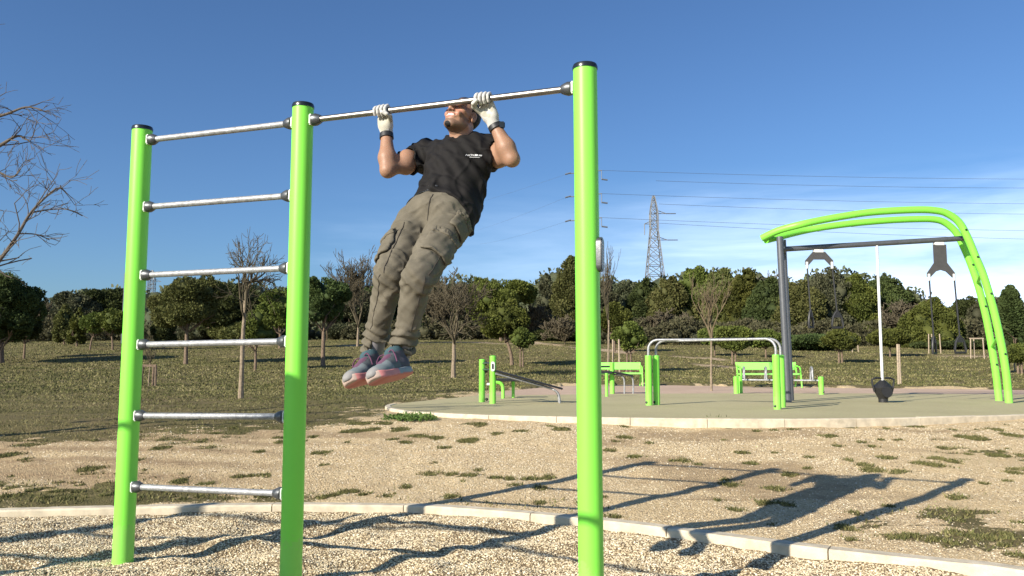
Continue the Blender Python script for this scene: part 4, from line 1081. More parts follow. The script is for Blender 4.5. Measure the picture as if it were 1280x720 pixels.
# stakes and tree guards
def guard(px, D, hpx, wpx, label, rail=True, nst=3, wm='wood'):
    d = ray(px, 430); X = d.x*D/d.y; z = gz(X, D); h = hpx*D/FPX; w = wpx*D/FPX
    rt = thing('tree_guard', label, 'tree guard', (X, D, z), 'wooden tree guards and stakes')
    for k in range(nst):
        x = (k/(nst-1)-.5)*w if nst > 1 else 0
        mb = MB(); mb.tube([(X+x, D+(k % 2)*.3, z-.05), (X+x*.9+.01, D+(k % 2)*.3, z+h)], .035, 8); mb.build('stake', M[wm], rt)
    if rail:
        mb = MB(); mb.box((X, D, z+h*.98), (w*1.05, .05, .07)); mb.build('rail', M[wm], rt)
guard(187.5, 24.5, 26, 18, 'low dark wooden frame guarding a sapling just right of the leftmost post', wm='bark')
guard(1221, 45, 26, 17, 'wooden tree guard with a top rail seen left of the arch leg')
guard(1168, 50, 24, 15, 'three pale stakes below the right hanging grips', False, 3)
guard(1125, 26, 50, 8, 'pair of tall thin stakes just right of the white pole', False, 2)
guard(767, 33, 44, 14, 'stakes round the bare sapling by the nearest post', False, 3)
guard(1212+54, 35, 24, 12, 'two pale stakes at the far right beyond the arch leg', False, 2)
guard(1070, 52, 14, 10, 'short slanting stakes left of the white pole', False, 2)
bare(188, 425, 20, 24.5, 'tiny bare sapling inside the low wooden frame near the ladder', r=.02, base=.5, lev=2, seed=71, minr=.008)

# street lamp behind the left post
D = 70; p = at(152.5, 430, D); zt = at(152.5, 337, D).z; z = gz(p.x, D)
rt = thing('street_lamp', 'slim grey lamp pole with a curved arm peeking out left of the leftmost post', 'street lamp', (p.x, D, z))
mb = MB(); mb.tube([(p.x, D, z-.1), (p.x, D, zt-.4), (p.x+.08, D, zt-.12), (p.x+.35, D, zt), (p.x+.9, D, zt+.02)], [.11,.08,.07,.06,.05], 10, upv=(0,1,0)); mb.build('pole', M['steel_grey'], rt)
mb = MB(); mb.box((p.x+1.1, D, zt+.0), (.6, .25, .1), None, .03); mb.build('lamp_head', M['steel_grey'], rt)

# ------------------------------------------------------------------ pylons and lines
def lattice(px, D, top_y, base_w, top_w, label, arms, seed=0, body='tower', r=.14, waist=.62):
    d = ray(px, 430); X = d.x*D/d.y; z = gz(X, D)-1; zt = at(px, top_y, D).z; h = zt-z
    rt = thing('pylon', label, 'pylon', (X, D, z)); mb = MB()
    def hw(t): return (base_w/2+(top_w/2-base_w/2)*min(1, t/waist)) if t < waist else (top_w/2)*(1-.75*max(0, (t-.9)/.1))
    nl = 17; lv = [1-(1-i/nl)**1.25 for i in range(nl+1)]
    cr = []
    for t in lv:
        w = hw(t); cr.append([Vector((X+sx*w, D+sy*w, z+h*t)) for sx, sy in ((-1,-1),(1,-1),(1,1),(-1,1))])
    for a, b in zip(cr, cr[1:]):
        for k in range(4):
            mb.tube([a[k], b[k]], r, 4, False)
            mb.tube([a[k], b[(k+1) % 4]], r*.6, 4, False); mb.tube([a[(k+1) % 4], b[k]], r*.6, 4, False); mb.tube([b[k], b[(k+1) % 4]], r*.6, 4, False)
    mb.build(body, M['pylon'], rt, smooth=False)
    for (dx, dy, y, L) in arms:
        za = at(px, y, D).z; c = Vector((X, D, za)); e = Vector((X+dx, D+dy, za))
        mb = MB(); mb.tube([c+Vector((0,0,1.2)), e], r*.7, 4); mb.tube([c, e], r*.7, 4); mb.build('cross_arm', M['pylon'], rt, smooth=False)
        if L:
            mb = MB(); mb.tube([e, e+Vector(L)], .14, 6); mb.build('insulator', M['wire'], rt)
    return rt
lattice(820, 215, 245, 8.4, 2.0, 'tall lattice electricity pylon rising above the forest right of the nearest post',
        [(3.4,0,267,(2.6,0,0)), (-2.6,0,280,(0,0,-3)), (3.6,0,300,(2.8,0,0))], waist=.78)
lattice(186.5, 260, 338, 5.5, 1.8, 'faint distant lattice pylon just right of the leftmost post', [(3,0,352,None), (-3,0,360,None)], r=.1)
# slim pole tower hidden behind the nearest post, insulator strings showing on both sides
D = 150; Xp = ray(731, 430).x*D/ray(731, 430).y; z = gz(Xp, D)-1
rt = thing('pylon', 'slim power line mast behind the nearest green post, its insulators showing either side', 'pylon', (Xp, D, z))
mb = MB(); mb.tube([(Xp, D, z), (Xp, D, at(731, 196, D).z)], [.9, .35], 10); mb.build('mast', M['pylon'], rt)
WL = []; IN = []
for (yl, yr) in [(217, 213), (246, 242), (276, 272)]:
    a = at(712, yl, D); b = at(752, yr, D)
    mb = MB(); mb.tube([a, at(731, yl-1, D), b], .10, 6); mb.build('cross_arm', M['pylon'], rt)
    mb = MB(); mb.tube([at(706.5, yl+1, D), at(713.5, yl-1, D)], .16, 6); mb.build('insulator', M['wire'], rt)
    mb = MB(); mb.tube([at(752, yr+11, D), at(759.5, yr+12, D)], .16, 6); mb.tube([b, at(752, yr+11, D)], .07, 5); mb.build('insulator', M['wire'], rt)
def wire(a, b, Da, Db, sag, label, r=.032):
    A = at(*a, Da); B = at(*b, Db); P = []
    for k in range(25): t = k/24; p = A+(B-A)*t; p.z -= sag*4*t*(1-t); P.append(p)
    mb = MB(); mb.tube(P, r, 5, False); o = mb.build('power_line', M['wire'], None)
    tag(o, label, 'power line', 'overhead power lines'); return o
for i, (a, b, s) in enumerate([((752,213),(1330,224),.4), ((820,226),(1330,235),.4), ((752,242),(1330,255),.4), ((824,255),(1330,268),.4), ((752,272),(1330,289),.4), ((824,279),(1330,300),.4)]):
    wire(a, b, 150, 175, s, '%s overhead wire crossing the sky above the arch' % ['topmost', 'second from top', 'third from top', 'fourth from top', 'fifth from top', 'lowest'][i])
for i, (a, b) in enumerate([((707,218),(560,262)), ((707,247),(580,292)), ((707,277),(600,305))]):
    wire(a, b, 150, 330, .6, '%s faint wire dropping left from the mast behind the nearest post' % ['upper', 'middle', 'lower'][i], .016)
# ------------------------------------------------------------------ the man: distance fields turned into meshes
def A3(v): return np.array([v[0], v[1], v[2]], np.float32)
def smin(a, b, k):
    h = np.clip(.5+.5*(b-a)/k, 0, 1); return b*(1-h)+a*h-k*h*(1-h)
def smax(a, b, k): return -smin(-a, -b, k)
def caps(P, a, b, ra, rb):
    a = A3(a); b = A3(b); ab = b-a; t = np.clip(((P-a)@ab)/float(ab@ab), 0, 1)
    return np.linalg.norm(P-a-t[...,None]*ab, axis=-1)-(ra+(rb-ra)*t)
def ell(P, c, r, rot=None):
    Q = P-A3(c)
    if rot is not None: Q = Q@np.array(rot, np.float32)     # columns of rot are the axes
    r = np.array(r, np.float32); k0 = np.linalg.norm(Q/r, axis=-1); k1 = np.linalg.norm(Q/(r*r), axis=-1)
    return k0*(k0-1)/np.maximum(k1, 1e-6)
def rbox(P, c, h, rad, rot=None):
    Q = P-A3(c)
    if rot is not None: Q = Q@np.array(rot, np.float32)
    q = abs(Q)-np.array(h, np.float32)+rad
    return np.linalg.norm(np.maximum(q, 0), axis=-1)+np.minimum(q.max(-1), 0)-rad
def surf(fn, lo, hi, h):
    lo = np.array(lo, np.float32); n = np.ceil((np.array(hi)-lo)/h).astype(int)+1
    ax = [lo[i]+h*np.arange(n[i], dtype=np.float32) for i in range(3)]
    F = np.empty(n, np.float32)
    for i in range(0, n[0], 16):
        G = np.stack(np.meshgrid(ax[0][i:i+16], ax[1], ax[2], indexing='ij'), -1); F[i:i+16] = fn(G)
    s = F < 0; c = np.zeros(n-1, int); off = [(i,j,k) for i in (0,1) for j in (0,1) for k in (0,1)]
    def sl(A, o): return A[o[0]:o[0]+n[0]-1, o[1]:o[1]+n[1]-1, o[2]:o[2]+n[2]-1]
    for o in off: c += sl(s, o)
    act = (c > 0) & (c < 8); I = np.argwhere(act); vid = np.full(act.shape, -1); vid[act] = np.arange(len(I))
    pos = np.zeros((len(I), 3)); cnt = np.zeros(len(I))
    for a in off:
        for d in range(3):
            if a[d]: continue
            b = list(a); b[d] = 1
            fa = F[tuple((I+a).T)]; fb = F[tuple((I+b).T)]; m = (fa < 0) != (fb < 0)
            t = np.where(m, fa/np.where(m, fa-fb, 1), 0)
            p = I+np.array(a, float); p[:,d] += t; pos[m] += p[m]; cnt[m] += 1
    V = lo+h*(pos/cnt[:,None]); Q = []
    for d in range(3):
        e = [0,0,0]; e[d] = 1; u, w = [(1,2),(2,0),(0,1)][d]
        sa = s[tuple(slice(0, n[q]-(1 if q == d else 0)) for q in range(3))]
        sb_ = s[tuple(slice(1 if q == d else 0, n[q]) for q in range(3))]
        E = np.argwhere(sa != sb_); E = E[(E[:,u] > 0) & (E[:,w] > 0) & (E[:,u] < n[u]-1) & (E[:,w] < n[w]-1)]
        def cell(du, dw): X = E.copy(); X[:,u] -= du; X[:,w] -= dw; return vid[tuple(X.T)]
        q = np.stack([cell(1,1), cell(0,1), cell(0,0), cell(1,0)], -1)
        fl = s[tuple(E.T)]; q[~fl] = q[~fl][:, ::-1]; Q.append(q)
    Q = np.concatenate(Q); return V, Q[(Q >= 0).all(1)]
def wav(P, k, amp, seed, n=5, an=(1,1,1)):
    rg = np.random.default_rng(seed); o = 0; W = P
    for i in range(n):
        v = rg.normal(0, 1, 3)*np.array(an); v = (v/np.linalg.norm(v)*k*rg.uniform(.6, 1.7)).astype(np.float32)
        o = o + np.sin(W@v + rg.uniform(0, 6.3) + 1.3*np.sin(W@(v[::-1]*.6)))
    return o*amp/n
def mk(name, fn, lo, hi, h, mat, parent, **kw):
    V, Q = surf(fn, lo, hi, h); return npmesh(name, V, Q, mat, True, parent, **kw)

Pt = lambda x, y, Y: A3(at(x, y, Y))
bdir = A3(bd); bdir /= np.linalg.norm(bdir)
def barpt(px):
    r = ray(px, 130); s0, s1 = 0., 1.
    for _ in range(50):
        m = (s0+s1)/2; p = BA+(BB-BA)*m
        if p.x/p.y < r.x/r.y: s0 = m
        else: s1 = m
    return A3(p)
hR = barpt(477.5); hL = barpt(604.5)
YR, YL = hR[1], hL[1]
wrR = Pt(483, 163, YR+.045); elR = Pt(484.5, 213, YR-.02); shR = Pt(532, 194, YR+.16)
wrL = Pt(616, 152, YL+.045); elL = Pt(640, 199, YL+.02); shL = Pt(607, 190, YL+.22)
neck = Pt(581, 180, 4.13); chest = Pt(573, 212, 4.07); waist = Pt(558, 243, 3.98); pelv = Pt(547, 268, 3.89)
hipR = Pt(519, 281, 3.90); hipL = Pt(560, 285, 3.82); knR = Pt(487, 345, 3.60); knL = Pt(524, 347, 3.49); anR = Pt(468, 437, 3.76); anL = Pt(502, 439, 3.64)
man = thing('person', 'man in black polo shirt and khaki cargo trousers pulling himself up to the bar', 'person', tuple(float(v) for v in pelv))
# torso frame
tz = (neck-pelv); tz /= np.linalg.norm(tz); sx = (shL-shR); sx -= tz*(sx@tz); sx /= np.linalg.norm(sx); ty = np.cross(tz, sx)   # ty points to his back
TR = np.stack([sx, ty, tz], 1)
if ty[1] < 0: ty = -ty; TR = np.stack([sx, ty, tz], 1)
def torso(P, g=0.0):
    d = ell(P, chest+tz*.02, (.165+g, .112+g, .20+g), TR)
    d = smin(d, ell(P, chest+tz*.085, (.185+g, .085+g, .09+g), TR), .06)
    d = smin(d, ell(P, waist, (.140+g, .10+g, .16+g), TR), .08)
    d = smin(d, ell(P, pelv, (.155+g, .115+g, .13+g), TR), .07)
    d = smin(d, caps(P, shR, chest+tz*.07-sx*.05, .066+g, .07+g), .05)
    d = smin(d, caps(P, shL, chest+tz*.07+sx*.05, .066+g, .07+g), .05)
    return d
def arm(P, s, e, w, sgn):
    bi = s+(e-s)*.5
    d = caps(P, s, e, .052, .036)
    d = smin(d, ell(P, bi-A3((0,.012,0)), (.052,.052,.07), None), .03)
    fo = e+(w-e)*.3
    d = smin(d, caps(P, e, fo, .034, .0435), .03)
    d = smin(d, caps(P, fo, w, .0435, .026), .03)
    d = smin(d, ell(P, e, (.032,.034,.032)), .015)
    return d
# head frame
fw = np.array([-math.sin(R(30))*math.cos(R(25)), -math.cos(R(30))*math.cos(R(25)), math.sin(R(25))], np.float32)
uh = np.array([.17, .05, 1.0], np.float32); uh -= fw*(uh@fw); uh /= np.linalg.norm(uh); rh = np.cross(fw, uh)  # rh: his right
HC = Pt(577, 146.5, 4.075); HS = .93
HR = np.stack([rh, fw, uh], 1)
def hl(P): return ((P-HC)@HR)/HS
def W_(p): return HC+HR@(np.array(p, np.float32)*HS)
def head(P):
    q = hl(P); X = q.copy(); X[...,0] = abs(X[...,0])       # mirrored halves
    d = ell(X, (0,-.018,.035), (.077,.096,.086))
    d = smin(d, ell(X, (0,.028,-.03), (.062,.062,.082)), .03)
    d = smin(d, caps(X, (.045,.0,-.062), (.018,.062,-.095), .024, .022), .022)   # jaw
    d = smin(d, ell(X, (0,.072,-.094), (.022,.018,.018)), .016)                 # chin
    d = smin(d, ell(X, (.046,.052,-.010), (.024,.026,.018)), .015)              # cheekbone
    d = smin(d, ell(X, (.037,.070,-.036), (.019,.018,.017)), .012)              # raised cheek
    d = smin(d, caps(X, (.0,.083,.034), (.044,.066,.032), .010, .009), .012)      # brow
    d = smax(d, -ell(X, (.032,.100,.012), (.018,.017,.012)), .010)              # socket
    d = smin(d, ell(X, (.032,.073,.012), (.0145,.0145,.011)), .004)             # lid over the eye
    d = smin(d, caps(X, (0,.084,.020), (0,.108,-.022), .008, .0115), .010)        # nose
    d = smin(d, ell(X, (.013,.097,-.027), (.009,.010,.008)), .006)
    d = smin(d, ell(X, (0,.080,-.058), (.034,.017,.021)), .012)                 # muzzle
    mo = ell(X, (0,.102,-.0565+0), (.029,.020,.0085)); corner = ell(X, (.026,.090,-.051), (.010,.014,.006))
    d = smax(d, -smin(mo, corner, .006), .004)
    d = smin(d, ell(X, (0,.082,-.056), (.027,.011,.0075)), .002)                # teeth
    d = smin(d, caps(X, (0,.0955,-.047), (.024,.084,-.046), .0042, .0028), .003)  # upper lip
    d = smin(d, caps(X, (0,.093,-.067), (.022,.082,-.060), .0055, .003), .003)    # lower lip
    ear = smax(ell(X, (.079,-.012,.0), (.010,.020,.033)), -ell(X, (.088,-.004,.003), (.007,.011,.020)), .004)
    d = smin(d, ear, .006)
    return d*HS
def neckf(P): return smin(caps(P, W_((0,-.030,-.05)), neck-tz*.02, .056, .066), caps(P, W_((0,-.02,-.07)), chest+tz*.12, .045, .075), .03)
def bodyf(P):
    d = torso(P, -.016); d = smin(d, neckf(P), .035)
    d = smin(d, arm(P, shR, elR, wrR, 1), .03); d = smin(d, arm(P, shL, elL, wrL, -1), .03)
    for h_, k_, a_ in ((hipR, knR, anR), (hipL, knL, anL)):
        d = smin(d, caps(P, h_, k_, .075, .05), .04); d = smin(d, caps(P, k_, a_, .052, .036), .02)
    return d
allp = np.stack([wrR, elR, shR, wrL, elL, shL, neck, pelv, anR, anL, hR, hL])
lo = allp.min(0)-.12; hi = allp.max(0)+.12
V1, Q1 = surf(bodyf, lo, hi, .0095)
V2, Q2 = surf(lambda P: smin(head(P), neckf(P), .02), HC-.20, HC+.17, .0036)
k2 = V2[:,2] > (W_((0,-.02,-.175))[2])      # head mesh ends inside the neck
Q2 = Q2[k2[Q2].all(1)]
V = np.concatenate([V1, V2]); Q = np.concatenate([Q1, Q2+len(V1)])
def skin_mat():
    m, nt, b = newmat('skin')
    a = N(nt, 'ShaderNodeAttribute', attribute_name='tone')
    f = texnoise(nt, 45, 4); v = mixc(nt, ramp(nt, f, [(.35, (0,0,0)), (.7, (1,1,1))]), a.outputs['Color'], (.29,.14,.08))
    nt.links.new(mixc(nt, .8, v, a.outputs['Color']), b.inputs['Base Color'])
    b.inputs['Roughness'].default_value = .5; b.inputs['Specular IOR Level'].default_value = .35
    b.inputs['Subsurface Weight'].default_value = .10; b.inputs['Subsurface Radius'].default_value = (.8,.3,.15); b.inputs['Subsurface Scale'].default_value = .008
    bump(nt, b, texnoise(nt, 350, 3), .08, .001); return m
M['skin'] = skin_mat()
tone = np.tile(np.array([.31,.175,.112,1.]), (len(V), 1))
q = (V-HC)@HR/HS; ax_ = abs(q[:,0]); hm = np.zeros(len(V), bool); hm[len(V1):] = True
def spt(c, r): return hm & ((((np.stack([ax_, q[:,1], q[:,2]], -1)-np.array(c))/np.array(r))**2).sum(1) < 1)
tone[hm] = (.37,.205,.13,1)  # face colour lightened to offset the shadow of bar and hand
tone[spt((.035,.07,-.03), (.03,.05,.022))] = (.43,.20,.135,1)
stub = hm & (q[:,1] > -.01) & ((q[:,2] < -.078) | ((q[:,2] < -.03) & (ax_ > .050)) | ((abs(q[:,2]+.037) < .0065) & (ax_ < .03)))
tone[stub & (q[:,1] > .0)] = (.18,.108,.072,1)
tone[spt((0,.09,-.047), (.029,.02,.0058)) | spt((0,.09,-.066), (.026,.02,.0075))] = (.36,.13,.10,1)
tee = hm & (q[:,1] > .06) & (q[:,1] < .0945) & (q[:,2] > -.0625) & (q[:,2] < -.0495) & (ax_ < .024)
tone[tee] = (.72,.68,.60,1)
tone[hm & (abs(q[:,2]-.0105) < .0022) & (abs(ax_-.032) < .014) & (q[:,1] > .07)] = (.04,.02,.015,1)
tone[spt((.034,.082,.033), (.020,.02,.0052))] = (.05,.03,.022,1)
tone[spt((.0135,.110,-.033), (.006,.012,.004))] = (.10,.04,.03,1)
body = npmesh('body', V, Q, M['skin'], True, man, attrs={'tone': ('POINT','FLOAT_COLOR',tone)})

# hair and beard
hairm = simple('short_black_hair', (.014,.012,.011), .6, 0, .4, 300, .5, .3)
def hairf(P):
    q = hl(P); X = q.copy(); X[...,0] = abs(X[...,0])
    d = ell(X, (0,-.022,.040), (.082,.101,.088)) + wav(q, 160, .002, 4)
    line = (q[...,2]-.072)-np.clip((.055-q[...,1])*0+0, 0, 0)
    # hairline: high on the forehead, down behind the ears
    cut = smin(-(q[...,1]*-1.0+(.052)) , .0*q[...,1]+1, .01)
    front = q[...,1]-.045-(q[...,2]-.07)*.6       # positive in front of the hairline
    low = -(q[...,2]+.050-(q[...,1]+.03)*.75*np.where(q[...,1] > -.03, 1, .2))
    side = -(X[...,0]*0+1)
    d = smax(d, front, .006); d = smax(d, low, .006)
    d = smax(d, -smax(ell(X, (.079,-.010,-.002), (.02,.026,.038)), -1+0*X[...,0], .001), .003)
    return d*HS
mk('hair', hairf, HC-.15, HC+.15, .004, hairm, man)
def beardf(P):
    q = hl(P); X = q.copy(); X[...,0] = abs(X[...,0])
    d = ell(X, (0,.070,-.104), (.026,.021,.015)); d = smin(d, caps(X, (.0,.072,-.101), (.040,.040,-.086), .013, .007), .012)
    return (d + wav(q, 260, .0015, 9))*HS
mk('beard', beardf, HC-.16, HC+.13, .0036, hairm, man)

# shirt
shirt_m, nt, b = newmat('black_jersey')
nt.links.new(ramp(nt, texnoise(nt, 14, 4), [(.3, (.007,.0065,.0065)), (.7, (.013,.0115,.011))]), b.inputs['Base Color'])
b.inputs['Roughness'].default_value = .8; b.inputs['Specular IOR Level'].default_value = .2
bump(nt, b, texnoise(nt, 900, 2), .15, .0006)
def shirtf(P):
    g = .014
    d = torso(P, g)
    # cloth hanging loose at the back and hem
    d = smin(d, ell(P, waist+ty*.035-tz*.03+sx*.03, (.16,.11,.17), TR), .07)
    d = smin(d, ell(P, pelv+ty*.05+sx*.06-tz*.02, (.12,.09,.12), TR), .05)
    for s_, e_ in ((shR, elR), (shL, elL)):
        ax = e_-s_; L = float(np.linalg.norm(ax)); ax = ax/L
        sl = caps(P, s_, s_+ax*L*.62, .078, .070)
        sl = smax(sl, ((P-s_)@ax)-L*.50, .008)
        d = smin(d, sl, .035)
    fold = wav(P, 34, .013, 21, 6)+wav(P, 80, .007, 22, 5)
    # tension creases running from the shoulders down across the chest
    rel = P-chest; u = rel@(sx*.8+tz*.6).astype(np.float32)
    fold = fold + .0045*np.sin(u*95+2*np.sin(rel@tz.astype(np.float32)*14))
    d = d+fold-.006*np.clip(1-abs(wav(P, 26, 1.0, 36, 4))*5, 0, 1)
    # hem, lower at the back
    hem = -((P-pelv)@tz) - .012 - ((P-pelv)@ty)*.55 - ((P-pelv)@sx)*.12 + wav(P, 26, .008, 5)
    d = smax(d, hem, .006)
    # neck opening
    nk = W_((0,-.02,-.12))
    d = smax(d, -(caps(P, neck+tz*.02-ty*.01, neck+tz*.25, .066, .12)), .006)
    d = smax(d, -(caps(P, neck-ty*.06+tz*.0, neck-ty*.115-tz*.055, .028, .008)), .004)
    # hollow where the arms and hips come out
    inner = smin(arm(P, shR, elR, wrR, 1), arm(P, shL, elL, wrL, -1), .01)-.006
    return smax(d, -inner, .003) if True else d
lo = np.stack([shR, shL, pelv, neck, elR, elL]).min(0)-.2; hi = np.stack([shR, shL, pelv, neck]).max(0)+.2
sv, sq = surf(shirtf, lo, hi, .0062)
shirt = npmesh('polo_shirt', sv, sq, shirt_m, True, man)
# collar
colr = MB(); cc = neck+tz*.015; pts = []
for k in range(25):
    a = R(-55)+R(290)*k/24; v = cc+sx*math.cos(a+R(-90)+R(0))*0
    aa = R(-90)+R(30)+R(300)*k/24
    pts.append(Vector(cc+sx*math.cos(aa)*.072+ty*math.sin(aa)*.068+tz*(.012+.012*math.sin(aa))))
colr.tube(pts, .009, 8, flat=2.2); colr.build('collar', shirt_m, shirt)

# trousers
tm, nt, b = newmat('khaki_cloth')
c0_ = ramp(nt, texnoise(nt, 9, 6, .7), [(.3, (.100,.088,.064)), (.7, (.155,.137,.103))])
nt.links.new(mixc(nt, ramp(nt, texnoise(nt, 60, 4), [(.6, (0,0,0)), (.8, (.4,.4,.4))]), c0_, (.06,.05,.034)), b.inputs['Base Color'])
b.inputs['Roughness'].default_value = .85; b.inputs['Specular IOR Level'].default_value = .2; bump(nt, b, texnoise(nt, 700, 2), .2, .0006)
legs = [(hipR, knR, anR, 3), (hipL, knL, anL, 8)]
def trouserf(P, g=0.0, folds=True):
    d = ell(P, pelv-tz*.005, (.165+g,.125+g,.12+g), TR)
    for (h_, k_, a_, sd) in legs:
        m = h_+(k_-h_)*.5
        l = caps(P, h_, k_, .102+g, .061+g); l = smin(l, caps(P, m, k_, .076+g, .064+g), .03)
        l2 = caps(P, k_, k_+(a_-k_)*.8, .064+g, .052+g); l2 = smin(l2, caps(P, k_+(a_-k_)*.75, a_+(a_-k_)*.0, .053+g, .058+g), .02)
        l = smin(l, l2, .03)
        if folds:
            ax = (a_-k_)/np.linalg.norm(a_-k_); t = (P-k_)@ax; Lk = float(np.linalg.norm(a_-k_))
            bunch = np.clip((t-Lk*.55)/(Lk*.3), 0, 1); kneeb = np.exp(-((t)/.075)**2)
            side = (P-k_)@np.cross(ax, [0,1,0]).astype(np.float32)
            l = l + .0105*bunch*np.sin(t*150+side*34+2.2*np.sin(side*38+sd)+sd) + .0055*kneeb*np.sin(t*120-side*60+sd)
            ah = (k_-h_)/np.linalg.norm(k_-h_); th = (P-h_)@ah; sh = (P-h_)@np.cross(ah, [0,1,0]).astype(np.float32)
            l = l + .0042*np.exp(-((th-.06)/.10)**2)*np.sin(th*70+sh*75+sd)
        d = smin(d, l, .022)
    if folds: d = d+wav(P, 30, .010, 31, 6)+wav(P, 75, .0048, 32, 6)+wav(P, 150, .003, 33, 6)-.006*np.clip(1-abs(wav(P, 30, 1.0, 35, 4, (1,1,2.5)))*5, 0, 1)
    d = smax(d, ((P-pelv)@tz)-.085-((P-pelv)@ty)*.1, .004)
    for (h_, k_, a_, sd) in legs:
        ax = (a_-k_)/np.linalg.norm(a_-k_)
        near_ = np.linalg.norm(P-a_, axis=-1) < .16
        cut = ((P-a_)@ax)-.012-wav(P, 40, .008, sd)
        d = np.where(near_, smax(d, cut, .004), d)
    return d
alln = np.stack([pelv, hipR, hipL, knR, knL, anR, anL])
lo = alln.min(0)-.17; hi = alln.max(0)+.17
def trf(P):
    d = trouserf(P)
    for (h_, k_, a_, sd) in legs:                # hollow cuffs
        ax = (a_-k_)/np.linalg.norm(a_-k_); d = smax(d, -caps(P, a_-ax*.03, a_+ax*.2, .046, .05), .004)
    return d
tv, tq = surf(trf, lo, hi, .0062)
trs = npmesh('cargo_trousers', tv, tq, tm, True, man)
# cargo pockets, seams and belt, offset from the cloth
def pocket(nm, h_, k_, t0, out, siz, parent):
    ax = (k_-h_)/np.linalg.norm(k_-h_); o_ = np.array(out, float); o_ -= ax*(o_@ax); o_ /= np.linalg.norm(o_); s_ = np.cross(ax, o_)
    rot = np.stack([s_, o_, ax], 1); c = h_+(k_-h_)*t0+o_*.085
    def f(P):
        sh = abs(trouserf(P, .010, True))-.006
        return smax(sh, rbox(P, c, (siz[0], .07, siz[1]), .012, rot), .005)
    o = mk(nm, f, c-.15, c+.15, .0055, tm, parent)
    cf = c-ax*(siz[1]*.72)
    def g(P):
        sh = abs(trouserf(P, .017, True))-.0035
        return smax(sh, rbox(P, cf, (siz[0]*1.06, .08, siz[1]*.30), .008, rot), .003)
    mk('pocket_flap', g, cf-.13, cf+.13, .0055, tm, o)
pocket('cargo_pocket', hipR, knR, .62, (-.85,-.55,0), (.070,.085), trs)
pocket('cargo_pocket', hipL, knL, .55, (.45,-.9,.25), (.075,.085), trs)
pocket('cargo_pocket', hipL, knL, .12, (.95,-.5,.3), (.06,.06), trs)
seamm = simple('dark_seam', (.035,.028,.02), .8, 0, .2, 40)
tb = BVHTree.FromPolygons([tuple(v) for v in tv], [tuple(int(i) for i in f) for f in tq])
sbv = BVHTree.FromPolygons([tuple(v) for v in sv], [tuple(int(i) for i in f) for f in sq])
def seam(nm, a, b, out, r, tree_, mat_, parent, n=24):
    pts = []; out = Vector(out).normalized()
    for k in range(n+1):
        p = Vector(a)+(Vector(b)-Vector(a))*k/n
        h = tree_.ray_cast(p+out*.3, -out)
        if h[0] is not None: pts.append(h[0]+out*r*.1)
    if len(pts) > 3: mb = MB(); mb.tube(pts, r, 6); return mb.build(nm, mat_, parent)
for (h_, k_, a_, sd) in legs:
    seam('seam', h_+(k_-h_)*.05, h_+(k_-h_)*.98, (.75 if sd == 8 else -.2, -1, 0), .0030, tb, seamm, trs)
    seam('seam', k_, k_+(a_-k_)*.75, (.5 if sd == 8 else -.5, -1, 0), .0022, tb, seamm, trs)
seam('fly', pelv+tz*.08, pelv-tz*.07, (-.25, -1, .1), .003, tb, seamm, trs)
def beltf(P):
    return smax(abs(ell(P, pelv-tz*.005, (.168,.128,.125), TR))-.006, abs((P-pelv)@tz-.066)-.018, .003)
belt = mk('belt', beltf, pelv-.22, pelv+.22, .006, M['cap'], man)
bc_ = pelv+tz*.066-ty*.118
mb = MB(); mb.box(Vector(bc_), (.05,.010,.034), Matrix(TR.tolist()), .003); mb.build('buckle', M['cast'], belt)

